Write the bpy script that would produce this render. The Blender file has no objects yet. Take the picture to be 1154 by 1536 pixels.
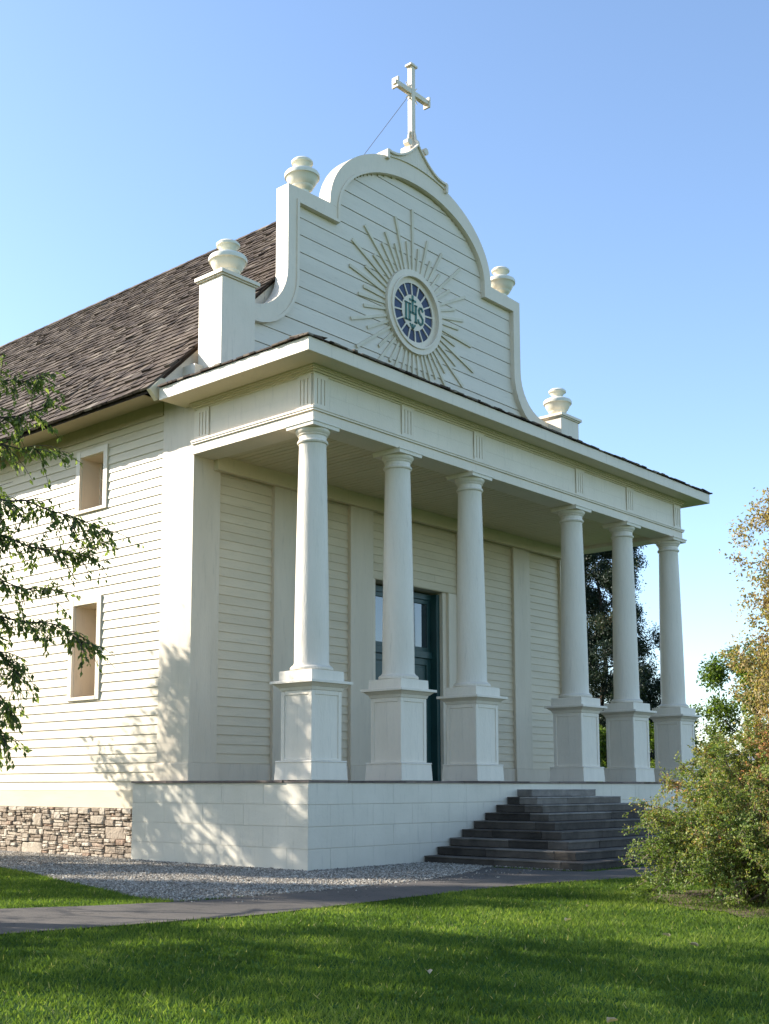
import bpy, math, random
import numpy as np
from mathutils import Vector, Matrix, noise
R = math.radians
scene = bpy.context.scene
col = scene.collection

# ------------------------------------------------------------------ camera, light, exposure
EYE = (-12.60857, -12.40453, -0.09336)
yaw, pitch, roll = 0.8387, 0.1281, -0.0004
cam_d = bpy.data.cameras.new('camera')
cam = bpy.data.objects.new('camera', cam_d); col.objects.link(cam)
fw = Vector((math.sin(yaw)*math.cos(pitch), math.cos(yaw)*math.cos(pitch), math.sin(pitch)))
rt = Vector((math.cos(yaw), -math.sin(yaw), 0)); up = rt.cross(fw)
rt, up = (math.cos(roll)*rt+math.sin(roll)*up), (-math.sin(roll)*rt+math.cos(roll)*up)
M = Matrix((rt, up, -fw)).transposed().to_4x4(); M.translation = Vector(EYE)
cam.matrix_world = M
cam_d.sensor_fit = 'VERTICAL'; cam_d.sensor_height = 24
cam_d.lens = 1785.94/1536*24
cam_d.shift_x = 29.1/1536; cam_d.shift_y = 182.2/1536
cam_d.clip_start = 0.1; cam_d.clip_end = 6000
scene.camera = cam

SUN_EL, SUN_ROT = R(28), R(-29)          # towards the sun: left of the church and a little behind its front
world = bpy.data.worlds.new('World'); scene.world = world; world.use_nodes = True
wn = world.node_tree
sky = wn.nodes.new('ShaderNodeTexSky'); sky.sky_type = 'NISHITA'; sky.sun_disc = False
sky.sun_elevation = SUN_EL; sky.sun_rotation = SUN_ROT
sky.altitude = 600; sky.air_density = 1.0; sky.dust_density = 1.0; sky.ozone_density = 2.1
wn.links.new(sky.outputs[0], wn.nodes['Background'].inputs[0])
wn.nodes['Background'].inputs[1].default_value = 0.15
sdir = Vector((math.sin(SUN_ROT)*math.cos(SUN_EL), math.cos(SUN_ROT)*math.cos(SUN_EL), math.sin(SUN_EL)))
sl = bpy.data.lights.new('sun', 'SUN'); sl.energy = 5.0; sl.angle = R(0.53); sl.color = (1, .93, .82)
so = bpy.data.objects.new('sun', sl); col.objects.link(so); so.rotation_euler = sdir.to_track_quat('Z', 'Y').to_euler()
scene.view_settings.view_transform = 'Standard'; scene.view_settings.look = 'None'
scene.view_settings.exposure = 1.15; scene.view_settings.gamma = 1

# ------------------------------------------------------------------ materials
def newmat(name):
    m = bpy.data.materials.new(name); m.use_nodes = True
    return m, m.node_tree, m.node_tree.nodes['Principled BSDF']
def N(t, typ, **kw):
    n = t.nodes.new(typ)
    for k, v in kw.items():
        if k in n.inputs: n.inputs[k].default_value = v
        else: setattr(n, k, v)
    return n
def ramp(t, stops, interp='LINEAR'):
    r = t.nodes.new('ShaderNodeValToRGB'); r.color_ramp.interpolation = interp
    e = r.color_ramp.elements
    while len(e) < len(stops): e.new(0.5)
    for i, (p, c) in enumerate(stops): e[i].position = p; e[i].color = (*c, 1)
    return r
def objcoord(t, scale=(1, 1, 1)):
    c = t.nodes.new('ShaderNodeTexCoord'); mp = t.nodes.new('ShaderNodeMapping')
    t.links.new(c.outputs['Object'], mp.inputs[0]); mp.inputs['Scale'].default_value = scale
    return mp.outputs[0]
def paint(name, c1, c2, rough=.5, dirt=(.45, .42, .35), dirt_amt=.25, stretch=(1, 1, 1), bump=.15, rnd=0.0, streak=(6, 6, .5)):
    m, t, b = newmat(name)
    v = objcoord(t, stretch)
    n1 = N(t, 'ShaderNodeTexNoise', Scale=1.3, Detail=6.0, Roughness=.6); t.links.new(v, n1.inputs['Vector'])
    r1 = ramp(t, [(.35, c1), (.65, c2)]); t.links.new(n1.outputs[0], r1.inputs[0])
    n2 = N(t, 'ShaderNodeTexNoise', Scale=7.0, Detail=8.0, Roughness=.7); t.links.new(v, n2.inputs['Vector'])
    r2 = ramp(t, [(.52, (0, 0, 0)), (.78, (1, 1, 1))]); t.links.new(n2.outputs[0], r2.inputs[0])
    mu = N(t, 'ShaderNodeMath', operation='MULTIPLY'); t.links.new(r2.outputs[0], mu.inputs[0]); mu.inputs[1].default_value = dirt_amt
    mx = N(t, 'ShaderNodeMixRGB'); t.links.new(mu.outputs[0], mx.inputs[0]); t.links.new(r1.outputs[0], mx.inputs[1]); mx.inputs[2].default_value = (*dirt, 1)
    n4 = N(t, 'ShaderNodeTexNoise', Scale=3.0, Detail=9.0, Roughness=.75); mp = t.nodes.new('ShaderNodeMapping'); mp.inputs['Scale'].default_value = streak
    tc = t.nodes.new('ShaderNodeTexCoord'); t.links.new(tc.outputs['Object'], mp.inputs[0]); t.links.new(mp.outputs[0], n4.inputs['Vector'])
    r4 = ramp(t, [(.56, (0, 0, 0)), (.72, (.5, .5, .5))]); t.links.new(n4.outputs[0], r4.inputs[0])
    m4 = N(t, 'ShaderNodeMixRGB'); t.links.new(r4.outputs[0], m4.inputs[0]); t.links.new(mx.outputs[0], m4.inputs[1]); m4.inputs[2].default_value = (*[c*.62 for c in c1], 1)
    outc = m4.outputs[0]
    if rnd:
        a = N(t, 'ShaderNodeAttribute', attribute_name='rnd')
        r3 = ramp(t, [(0, (1-rnd,)*3), (1, (1, 1, 1))]); t.links.new(a.outputs['Fac'], r3.inputs[0])
        m2 = N(t, 'ShaderNodeMixRGB', blend_type='MULTIPLY'); m2.inputs[0].default_value = 1
        t.links.new(outc, m2.inputs[1]); t.links.new(r3.outputs[0], m2.inputs[2]); outc = m2.outputs[0]
    t.links.new(outc, b.inputs['Base Color']); b.inputs['Roughness'].default_value = rough
    n3 = N(t, 'ShaderNodeTexNoise', Scale=25.0, Detail=5.0); t.links.new(v, n3.inputs['Vector'])
    bp = N(t, 'ShaderNodeBump', Strength=bump, Distance=.02); t.links.new(n3.outputs[0], bp.inputs['Height'])
    t.links.new(bp.outputs[0], b.inputs['Normal'])
    return m
def varied(name, stops, rough=.8, bump=.4, bscale=30., nscale=6., stretch=(1, 1, 1), namt=.35, spec=.3):
    """colour from per-face random attribute times noise"""
    m, t, b = newmat(name)
    a = N(t, 'ShaderNodeAttribute', attribute_name='rnd')
    r1 = ramp(t, stops); t.links.new(a.outputs['Fac'], r1.inputs[0])
    v = objcoord(t, stretch)
    n1 = N(t, 'ShaderNodeTexNoise', Scale=nscale, Detail=7.0, Roughness=.65); t.links.new(v, n1.inputs['Vector'])
    r2 = ramp(t, [(.3, (1-namt,)*3), (.7, (1+namt*.4,)*3)]); t.links.new(n1.outputs[0], r2.inputs[0])
    mx = N(t, 'ShaderNodeMixRGB', blend_type='MULTIPLY'); mx.inputs[0].default_value = 1
    t.links.new(r1.outputs[0], mx.inputs[1]); t.links.new(r2.outputs[0], mx.inputs[2])
    t.links.new(mx.outputs[0], b.inputs['Base Color']); b.inputs['Roughness'].default_value = rough
    b.inputs['Specular IOR Level'].default_value = spec
    n3 = N(t, 'ShaderNodeTexNoise', Scale=bscale, Detail=6.0); t.links.new(v, n3.inputs['Vector'])
    bp = N(t, 'ShaderNodeBump', Strength=bump, Distance=.02); t.links.new(n3.outputs[0], bp.inputs['Height'])
    t.links.new(bp.outputs[0], b.inputs['Normal'])
    return m
def leafmat(name, stops, trans=.35, rough=.5, spec=.3):
    m, t, b = newmat(name)
    a = N(t, 'ShaderNodeAttribute', attribute_name='rnd')
    r1 = ramp(t, stops); t.links.new(a.outputs['Fac'], r1.inputs[0])
    t.links.new(r1.outputs[0], b.inputs['Base Color']); b.inputs['Roughness'].default_value = rough
    b.inputs['Specular IOR Level'].default_value = spec
    tr = t.nodes.new('ShaderNodeBsdfTranslucent')
    g = N(t, 'ShaderNodeMixRGB', blend_type='MULTIPLY'); g.inputs[0].default_value = 1; g.inputs[2].default_value = (1.7, 1.8, .8, 1)
    t.links.new(r1.outputs[0], g.inputs[1]); t.links.new(g.outputs[0], tr.inputs[0])
    mx = t.nodes.new('ShaderNodeMixShader'); mx.inputs[0].default_value = trans
    t.links.new(b.outputs[0], mx.inputs[1]); t.links.new(tr.outputs[0], mx.inputs[2])
    t.links.new(mx.outputs[0], t.nodes['Material Output'].inputs[0])
    return m
M_ = {}
M_['white'] = paint('white_paint', (0.711, 0.611, 0.473), (0.762, 0.658, 0.516), dirt_amt=.12)
M_['pilaster'] = paint('pilaster_paint', (0.618, 0.526, 0.396), (0.68, 0.583, 0.447), dirt_amt=.16, stretch=(2, 2, .4))
M_['column'] = paint('column_paint', (0.711, 0.63, 0.516), (0.772, 0.686, 0.568), dirt_amt=.16, stretch=(2, 2, .5), bump=.25)
M_['clap'] = paint('cream_clapboard_paint', (0.65, 0.549, 0.386), (0.71, 0.605, 0.437), dirt_amt=.14, stretch=(.6, .6, 3), rnd=.09, streak=(.8, .8, 7))
M_['gable'] = paint('gable_board_paint', (0.7, 0.62, 0.499), (0.752, 0.667, 0.542), dirt_amt=.16, stretch=(.5, .5, 3), rnd=.08, streak=(.8, .8, 7))
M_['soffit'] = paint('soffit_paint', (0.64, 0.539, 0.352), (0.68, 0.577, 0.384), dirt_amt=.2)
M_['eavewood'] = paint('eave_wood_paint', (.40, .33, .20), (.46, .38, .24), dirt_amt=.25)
M_['reveal'] = paint('tan_plaster', (.62, .51, .38), (.66, .55, .41), rough=.9, dirt_amt=.1)
M_['urn'] = paint('urn_paint', (.74, .70, .58), (.78, .74, .62), dirt_amt=.25, dirt=(.4, .33, .22))
M_['batten'] = paint('batten_paint', (.60, .52, .37), (.70, .62, .47), dirt_amt=.3, dirt=(.35, .28, .18))
M_['podium'] = paint('podium_paint', (0.618, 0.564, 0.456), (0.68, 0.62, 0.507), dirt_amt=.12)
M_['green'] = paint('dark_green_paint', (.012, .05, .05), (.018, .065, .062), rough=.35, dirt=(.01, .03, .03), dirt_amt=.4, bump=.05)
M_['blue'] = varied('blue_glass', [(0, (.022, .032, .070)), (1, (.045, .06, .115))], rough=.25, bump=.1, namt=.3)
M_['ihsgreen'] = paint('letter_green', (.03, .13, .10), (.04, .16, .12), dirt_amt=.2)
M_['dark'] = paint('interior_dark', (.02, .02, .02), (.03, .03, .03), rough=.9)
m, t, b = newmat('window_glass'); b.inputs['Base Color'].default_value = (.03, .045, .05, 1); b.inputs['Roughness'].default_value = .04
b.inputs['IOR'].default_value = 2.1; M_['glass'] = m
m, t, b = newmat('wire_metal'); b.inputs['Base Color'].default_value = (.08, .08, .08, 1); b.inputs['Roughness'].default_value = .9; M_['wire'] = m
M_['shake'] = varied('cedar_shake', [(0, (.030, .020, .015)), (.3, (.074, .051, .038)), (.6, (.123, .092, .068)), (.85, (.172, .133, .100)), (1, (.25, .205, .16))], rough=.85, stretch=(1, 1, 1), nscale=2.2, namt=.45, bscale=40, spec=.2)
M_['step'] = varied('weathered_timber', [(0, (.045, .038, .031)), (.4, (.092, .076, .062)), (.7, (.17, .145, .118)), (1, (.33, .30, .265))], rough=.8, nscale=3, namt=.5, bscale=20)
M_['flag'] = varied('flagstone_edge', [(0, (.12, .09, .08)), (1, (.25, .2, .17))], rough=.85)
M_['stone'] = varied('fieldstone', [(0, (.24, .185, .135)), (.25, (.38, .30, .225)), (.6, (.50, .42, .325)), (.9, (.60, .52, .42)), (.97, (.40, .28, .20)), (1, (.35, .24, .17))], rough=.9, nscale=9, namt=.35, bump=.8, bscale=25)
M_['mortar'] = varied('dark_mortar', [(0, (.06, .05, .042)), (1, (.08, .065, .055))], rough=1)
M_['gravel'] = varied('gravel', [(0, (.14, .115, .088)), (.5, (.31, .27, .215)), (1, (.58, .53, .45))], rough=.9, nscale=40, namt=.3)
M_['bark'] = varied('bark', [(0, (.055, .04, .03)), (1, (.10, .08, .06))], rough=.95, stretch=(4, 4, 1), nscale=5, bump=.8)
M_['twig'] = varied('twig_bark', [(0, (.13, .09, .06)), (1, (.26, .2, .15))], rough=.9)
M_['leaf_cherry'] = leafmat('cherry_leaf', [(0, (.05, .075, .025)), (.5, (.125, .16, .05)), (.9, (.22, .26, .09)), (1, (.30, .29, .13))], trans=.58)
M_['leaf_dark'] = leafmat('dark_needle', [(0, (.012, .022, .014)), (.6, (.025, .042, .022)), (.88, (.05, .065, .03)), (1, (.12, .08, .045))], trans=.15)
M_['leaf_orange'] = leafmat('orange_leaf', [(0, (.20, .125, .05)), (.4, (.32, .225, .10)), (.65, (.40, .31, .17)), (.8, (.20, .21, .06)), (1, (.08, .12, .04))], trans=.35)
M_['leaf_green'] = leafmat('green_leaf', [(0, (.035, .065, .012)), (.5, (.09, .14, .024)), (1, (.22, .26, .045))], trans=.45)
M_['leaf_bush'] = leafmat('bush_leaf', [(0, (.07, .12, .02)), (.45, (.15, .20, .045)), (.72, (.26, .26, .07)), (.88, (.36, .24, .09)), (1, (.40, .18, .09))], trans=.3)
M_['leaf_dry'] = leafmat('dry_leaf', [(0, (.32, .25, .15)), (.6, (.38, .32, .22)), (1, (.36, .12, .05))], trans=.1)
M_['grass'] = leafmat('grass_blade', [(0, (.046, .080, .018)), (.45, (.10, .152, .032)), (.85, (.20, .25, .055)), (1, (.34, .31, .14))], trans=.45, rough=.7, spec=.1)

def ground_mat():
    m, t, b = newmat('lawn_soil')
    v = objcoord(t)
    n = N(t, 'ShaderNodeTexNoise', Scale=.6, Detail=8.0, Roughness=.7); t.links.new(v, n.inputs['Vector'])
    n2 = N(t, 'ShaderNodeTexNoise', Scale=45., Detail=6.0, Roughness=.8); t.links.new(v, n2.inputs['Vector'])
    ad = N(t, 'ShaderNodeMath', operation='ADD'); t.links.new(n.outputs[0], ad.inputs[0]); t.links.new(n2.outputs[0], ad.inputs[1])
    r = ramp(t, [(.75, (.014, .035, .007)), (1.0, (.032, .08, .012)), (1.2, (.06, .12, .022))]); 
    h = N(t, 'ShaderNodeMath', operation='MULTIPLY'); h.inputs[1].default_value = 1; t.links.new(ad.outputs[0], h.inputs[0])
    mr = N(t, 'ShaderNodeMapRange'); mr.inputs[1].default_value = .6; mr.inputs[2].default_value = 1.4
    t.links.new(h.outputs[0], mr.inputs[0])
    r.color_ramp.elements[0].position = .1; r.color_ramp.elements[1].position = .5; r.color_ramp.elements[2].position = .9
    t.links.new(mr.outputs[0], r.inputs[0]); t.links.new(r.outputs[0], b.inputs['Base Color'])
    b.inputs['Roughness'].default_value = 1; b.inputs['Specular IOR Level'].default_value = .1
    return m
def rough_ground(name, c1, c2, scale, bump, dist=.01, big=None):
    m, t, b = newmat(name); v = objcoord(t)
    n = N(t, 'ShaderNodeTexNoise', Scale=scale, Detail=6.0, Roughness=.8); t.links.new(v, n.inputs['Vector'])
    vo = N(t, 'ShaderNodeTexVoronoi', Scale=scale*1.2); t.links.new(v, vo.inputs['Vector'])
    r = ramp(t, [(.3, c1), (.7, c2)]); t.links.new(n.outputs[0], r.inputs[0])
    n2 = N(t, 'ShaderNodeTexNoise', Scale=.8, Detail=5.0); t.links.new(v, n2.inputs['Vector'])
    r2 = ramp(t, [(.35, (.75, .75, .75)), (.65, (1.1, 1.08, 1.05))]); t.links.new(n2.outputs[0], r2.inputs[0])
    mx = N(t, 'ShaderNodeMixRGB', blend_type='MULTIPLY'); mx.inputs[0].default_value = 1
    t.links.new(r.outputs[0], mx.inputs[1]); t.links.new(r2.outputs[0], mx.inputs[2])
    t.links.new(mx.outputs[0], b.inputs['Base Color']); b.inputs['Roughness'].default_value = .95
    bp = N(t, 'ShaderNodeBump', Strength=bump, Distance=dist); t.links.new(vo.outputs[0], bp.inputs['Height']); t.links.new(bp.outputs[0], b.inputs['Normal'])
    return m
M_['ground'] = ground_mat()
M_['path'] = rough_ground('asphalt', (.055, .048, .041), (.11, .094, .08), 90, .4)
t = M_['path'].node_tree; b = t.nodes['Principled BSDF']; lk = b.inputs['Base Color'].links[0].from_socket
vo = N(t, 'ShaderNodeTexVoronoi', Scale=.9, feature='DISTANCE_TO_EDGE'); nz_ = N(t, 'ShaderNodeTexNoise', Scale=3., Detail=5.0); va = N(t, 'ShaderNodeVectorMath', operation='ADD')
cc = objcoord(t); t.links.new(cc, nz_.inputs['Vector']); t.links.new(cc, va.inputs[0]); t.links.new(nz_.outputs['Color'], va.inputs[1]); t.links.new(va.outputs[0], vo.inputs['Vector'])
rc = ramp(t, [(0.0, (.35, .33, .3)), (.012, (1, 1, 1))]); t.links.new(vo.outputs['Distance'], rc.inputs[0])
mm = N(t, 'ShaderNodeMixRGB', blend_type='MULTIPLY'); mm.inputs[0].default_value = 1; t.links.new(lk, mm.inputs[1]); t.links.new(rc.outputs[0], mm.inputs[2]); t.links.new(mm.outputs[0], b.inputs['Base Color'])
M_['gravelbed'] = rough_ground('gravel_bed', (.15, .135, .12), (.36, .34, .31), 45, 1., .03)
M_['hill'] = rough_ground('hazed_hill_cover', (.10, .12, .14), (.19, .18, .22), .02, .2)  # blue-purple haze of distance is put into the hill colour
M_['mud'] = rough_ground('bare_soil', (.10, .065, .045), (.16, .11, .075), 30, .6)

# ------------------------------------------------------------------ mesh helpers
WLOC = {}
class MB:
    def __init__(s): s.v = []; s.f = []; s.r = []
    def poly(s, pts, faces, rnd=None):
        o = len(s.v); s.v += [tuple(p) for p in pts]
        if rnd is None: rnd = random.random()
        for f in faces: s.f.append(tuple(i+o for i in f)); s.r.append(rnd)
    def hexa(s, p, rnd=None):      # 8 points: bottom 4 ccw, top 4 ccw
        s.poly(p, [(3, 2, 1, 0), (4, 5, 6, 7), (0, 1, 5, 4), (1, 2, 6, 5), (2, 3, 7, 6), (3, 0, 4, 7)], rnd)
    def box(s, x0, x1, y0, y1, z0, z1, rnd=None):
        s.hexa([(x0, y0, z0), (x1, y0, z0), (x1, y1, z0), (x0, y1, z0), (x0, y0, z1), (x1, y0, z1), (x1, y1, z1), (x0, y1, z1)], rnd)
    def frus(s, cx, cy, z0, h0, z1, h1, rnd=None):
        s.hexa([(cx-h0, cy-h0, z0), (cx+h0, cy-h0, z0), (cx+h0, cy+h0, z0), (cx-h0, cy+h0, z0),
                (cx-h1, cy-h1, z1), (cx+h1, cy-h1, z1), (cx+h1, cy+h1, z1), (cx-h1, cy+h1, z1)], rnd)
    def lathe(s, prof, cx=0, cy=0, n=40, rnd=.5):
        o = len(s.v)
        for r, z in prof:
            for i in range(n):
                a = 2*math.pi*i/n; s.v.append((cx+r*math.cos(a), cy+r*math.sin(a), z))
        for k in range(len(prof)-1):
            for i in range(n):
                j = (i+1) % n
                s.f.append((o+k*n+i, o+k*n+j, o+(k+1)*n+j, o+(k+1)*n+i)); s.r.append(rnd)
        s.f.append(tuple(o+i for i in reversed(range(n)))); s.r.append(rnd)
        s.f.append(tuple(o+(len(prof)-1)*n+i for i in range(n))); s.r.append(rnd)
    def tube(s, pts, rad, n=6, rnd=.5):
        pts = [Vector(p) for p in pts]; o = len(s.v)
        if not hasattr(rad, '__len__'): rad = [rad]*len(pts)
        for k, p in enumerate(pts):
            d = (pts[min(k+1, len(pts)-1)]-pts[max(k-1, 0)]).normalized()
            a = d.cross(Vector((0, 0, 1)) if abs(d.z) < .9 else Vector((1, 0, 0))).normalized(); b = d.cross(a)
            for i in range(n):
                t = 2*math.pi*i/n; s.v.append(tuple(p+rad[k]*(a*math.cos(t)+b*math.sin(t))))
        for k in range(len(pts)-1):
            for i in range(n):
                j = (i+1) % n
                s.f.append((o+k*n+i, o+(k+1)*n+i, o+(k+1)*n+j, o+k*n+j)); s.r.append(rnd)
        s.f.append(tuple(o+i for i in range(n))); s.r.append(rnd)
        s.f.append(tuple(o+(len(pts)-1)*n+i for i in reversed(range(n)))); s.r.append(rnd)
    def extrude_xz(s, pts, y0, y1, rnd=.5):   # polygon (x,z) extruded along y
        n = len(pts); o = len(s.v)
        s.v += [(x, y0, z) for x, z in pts]+[(x, y1, z) for x, z in pts]
        s.f.append(tuple(o+i for i in range(n))); s.f.append(tuple(o+n+i for i in reversed(range(n)))); s.r += [rnd]*2
        for i in range(n):
            j = (i+1) % n; s.f.append((o+i, o+n+i, o+n+j, o+j)); s.r.append(rnd)
    def strip_xz(s, outer, inner, y0, y1, rnd=.5):  # band between two open (x,z) curves, extruded
        for k in range(len(outer)-1):
            a, b, c, d = outer[k], outer[k+1], inner[k+1], inner[k]
            s.hexa([(a[0], y0, a[1]), (b[0], y0, b[1]), (c[0], y0, c[1]), (d[0], y0, d[1]),
                    (a[0], y1, a[1]), (b[0], y1, b[1]), (c[0], y1, c[1]), (d[0], y1, d[1])], rnd)
    def build(s, name, mat, parent=None, smooth=False, bevel=0, at=None, fix=True):
        me = bpy.data.meshes.new(name); me.from_pydata(s.v, [], s.f)
        a = me.attributes.new('rnd', 'FLOAT', 'FACE'); a.data.foreach_set('value', s.r)
        me.materials.append(mat if not isinstance(mat, str) else M_[mat])
        if fix:
            import bmesh
            bm = bmesh.new(); bm.from_mesh(me); bmesh.ops.recalc_face_normals(bm, faces=bm.faces); bm.to_mesh(me); bm.free()
        o = bpy.data.objects.new(name, me); col.objects.link(o)
        place(o, parent, at)
        if smooth:
            me.polygons.foreach_set('use_smooth', [True]*len(me.polygons))
            me.set_sharp_from_angle(angle=R(38))
        if bevel:
            b = o.modifiers.new('bevel', 'BEVEL'); b.width = bevel; b.segments = 2; b.limit_method = 'ANGLE'; b.angle_limit = R(40)
        return o
def place(o, parent=None, at=None):
    """at = world position of the object's origin (mesh coordinates are relative to it)"""
    at = Vector(at) if at else Vector((0, 0, 0))
    if parent: o.parent = parent; o.location = at-WLOC[parent.name]
    else: o.location = at
    WLOC[o.name] = at
def tag(o, label=None, cat=None, group=None, kind=None):
    if label: o['label'] = label
    if cat: o['category'] = cat
    if group: o['group'] = group
    if kind: o['kind'] = kind
    return o
def empty(name, loc):
    o = bpy.data.objects.new(name, None); col.objects.link(o); o.location = loc; WLOC[o.name] = Vector(loc); return o
def dup(o, at, parent):
    c = o.copy(); col.objects.link(c); place(c, parent, at)
    for ch in list(o.children):
        d = ch.copy(); col.objects.link(d); d.parent = c; WLOC[d.name] = Vector(at)+ch.location
    return c
def fastmesh(name, V, F, rnd, mat, parent=None, at=None):
    """numpy quads/tris"""
    me = bpy.data.meshes.new(name); n, k = F.shape
    me.vertices.add(len(V)); me.vertices.foreach_set('co', V.astype(np.float32).ravel())
    me.loops.add(n*k); me.loops.foreach_set('vertex_index', F.astype(np.int32).ravel())
    me.polygons.add(n); me.polygons.foreach_set('loop_start', np.arange(0, n*k, k, dtype=np.int32))
    me.update(calc_edges=True)
    a = me.attributes.new('rnd', 'FLOAT', 'FACE'); a.data.foreach_set('value', rnd.astype(np.float32))
    me.materials.append(M_[mat])
    o = bpy.data.objects.new(name, me); col.objects.link(o); place(o, parent, at); return o
def leaves(name, P, D, L, W, rnd, mat, parent=None, rg=None, fold=.25):
    """one folded lozenge leaf per point; P pos, D direction"""
    n = len(P); rg = rg or np.random.default_rng(1)
    D = D/np.linalg.norm(D, axis=1)[:, None]
    S = np.cross(D, rg.normal(size=(n, 3))); S /= np.linalg.norm(S, axis=1)[:, None]+1e-9
    Nn = np.cross(D, S)
    L = np.broadcast_to(L, n)[:, None]; W = np.broadcast_to(W, n)[:, None]
    a = P; b = P+D*L*.45+S*W*.5+Nn*W*fold; c = P+D*L; d = P+D*L*.45-S*W*.5+Nn*W*fold
    V = np.stack([a, b, c, d], 1).reshape(-1, 3); i = np.arange(n)*4
    F = np.concatenate([np.stack([i, i+1, i+2], 1), np.stack([i, i+2, i+3], 1)])
    return fastmesh(name, V, F, np.concatenate([rnd, rnd]), mat, parent, (0, 0, 0))
random.seed(7)

# ------------------------------------------------------------------ ground
def gz(x, y):
    d = min(max(0, -5.2-y), 12.0); return -1.29-.035*d
GY = [-700, -17.2, -5.2, 700]
mb = MB()
xs = [-700, -30, 30, 700]
for i in range(3):
    for j in range(3):
        mb.poly([(xs[i], GY[j], gz(0, GY[j])), (xs[i+1], GY[j], gz(0, GY[j])), (xs[i+1], GY[j+1], gz(0, GY[j+1])), (xs[i], GY[j+1], gz(0, GY[j+1]))], [(0, 1, 2, 3)])
tag(mb.build('ground', 'ground', fix=False), kind='structure')
path_up = [(-24, 7), (-13, 2.2), (-9, -.3), (-6.14, -1.8), (-5.3, -2.25), (-4.3, -2.6), (-2.2, -2.75), (-.6, -2.65), (.9, -2.25), (1.95, -1.75), (1.99, -3.1), (2.2, -3.4), (9.6, -3.4), (18, -3.2)]
path_lo = [(-25, 4.6), (-14.5, .2), (-10, -2.5), (-7.3, -3.6), (-6.1, -3.85), (-4.85, -4.1), (-2.6, -4.0), (-1.2, -3.95), (-.2, -4.0), (.5, -4.15), (1.0, -4.3), (1.9, -4.45), (9.6, -4.7), (18, -4.9)]
mb = MB()
for k in range(len(path_up)-1):
    a, b, c, d = path_lo[k], path_lo[k+1], path_up[k+1], path_up[k]
    mb.poly([(*a, -1.274), (*b, -1.274), (*c, -1.274), (*d, -1.274)], [(0, 1, 2, 3)], .5)
tag(mb.build('path', 'path', fix=False), kind='structure')
gravel_poly = [(-2.3, 30), (-2.35, 8), (-2.84, 3.7), (-3.2, 2.2), (-3.7, .8), (-4.1, -.6), (-4.45, -1.7), (-4.5, -2.5), (-2.2, -2.85), (-.6, -2.75), (1, -2.35), (2.1, -1.75), (2.1, -3.1), (9.4, -3.1), (14, -3.1), (14, 30)]
mb = MB(); mb.poly([(*p, -1.282) for p in gravel_poly], [tuple(range(len(gravel_poly)))], .5)
tag(mb.build('gravel_strip', 'gravelbed', fix=False), kind='structure')
def inpoly(P, poly):
    x, y = P[:, 0], P[:, 1]; ins = np.zeros(len(P), bool); n = len(poly)
    for i in range(n):
        x0, y0 = poly[i]; x1, y1 = poly[(i+1) % n]
        c = ((y0 > y) != (y1 > y)); xx = (x1-x0)*(y-y0)/((y1-y0) if y1 != y0 else 1e-9)+x0
        ins ^= c & (x < xx)
    return ins
path_poly = path_up+path_lo[::-1]
rg = np.random.default_rng(3)
def pebbles():
    n = 190000
    P = np.column_stack([rg.uniform(-5, 3, n), rg.uniform(-3.2, 7, n)])
    keep = inpoly(P, gravel_poly) & ~inpoly(P, path_poly) & ~((P[:, 0] > -.38) & (P[:, 1] > -.3))
    P = P[keep]
    ed = np.column_stack([rg.uniform(-4.5, 2, 260), rg.uniform(-3.1, -2.2, 260)]); ed = ed[inpoly(ed, path_poly)]
    P = np.concatenate([P, ed]); n = len(P)
    s = rg.gamma(4, .0018, n)+.0035
    base = np.array([(1, 0, 0), (0, 1, 0), (-1, 0, 0), (0, -1, 0), (0, 0, .7), (0, 0, -.5)])
    V = base[None]*s[:, None, None]*rg.uniform(.6, 1.35, (n, 6, 1))
    a = rg.uniform(0, 6.28, n); ca, sa = np.cos(a)[:, None], np.sin(a)[:, None]
    V = np.stack([V[..., 0]*ca-V[..., 1]*sa, V[..., 0]*sa+V[..., 1]*ca, V[..., 2]], -1)
    V += np.column_stack([P, np.full(n, -1.274)+s*.3])[:, None]
    f = np.array([(0, 1, 4), (1, 2, 4), (2, 3, 4), (3, 0, 4), (1, 0, 5), (2, 1, 5), (3, 2, 5), (0, 3, 5)])
    F = (f[None]+np.arange(n)[:, None, None]*6).reshape(-1, 3)
    return fastmesh('gravel', V.reshape(-1, 3), F, np.repeat(rg.random(n), 8), 'gravel')
tag(pebbles(), 'loose grey gravel laid between the white porch base and the asphalt path', 'gravel', kind='stuff')

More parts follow.
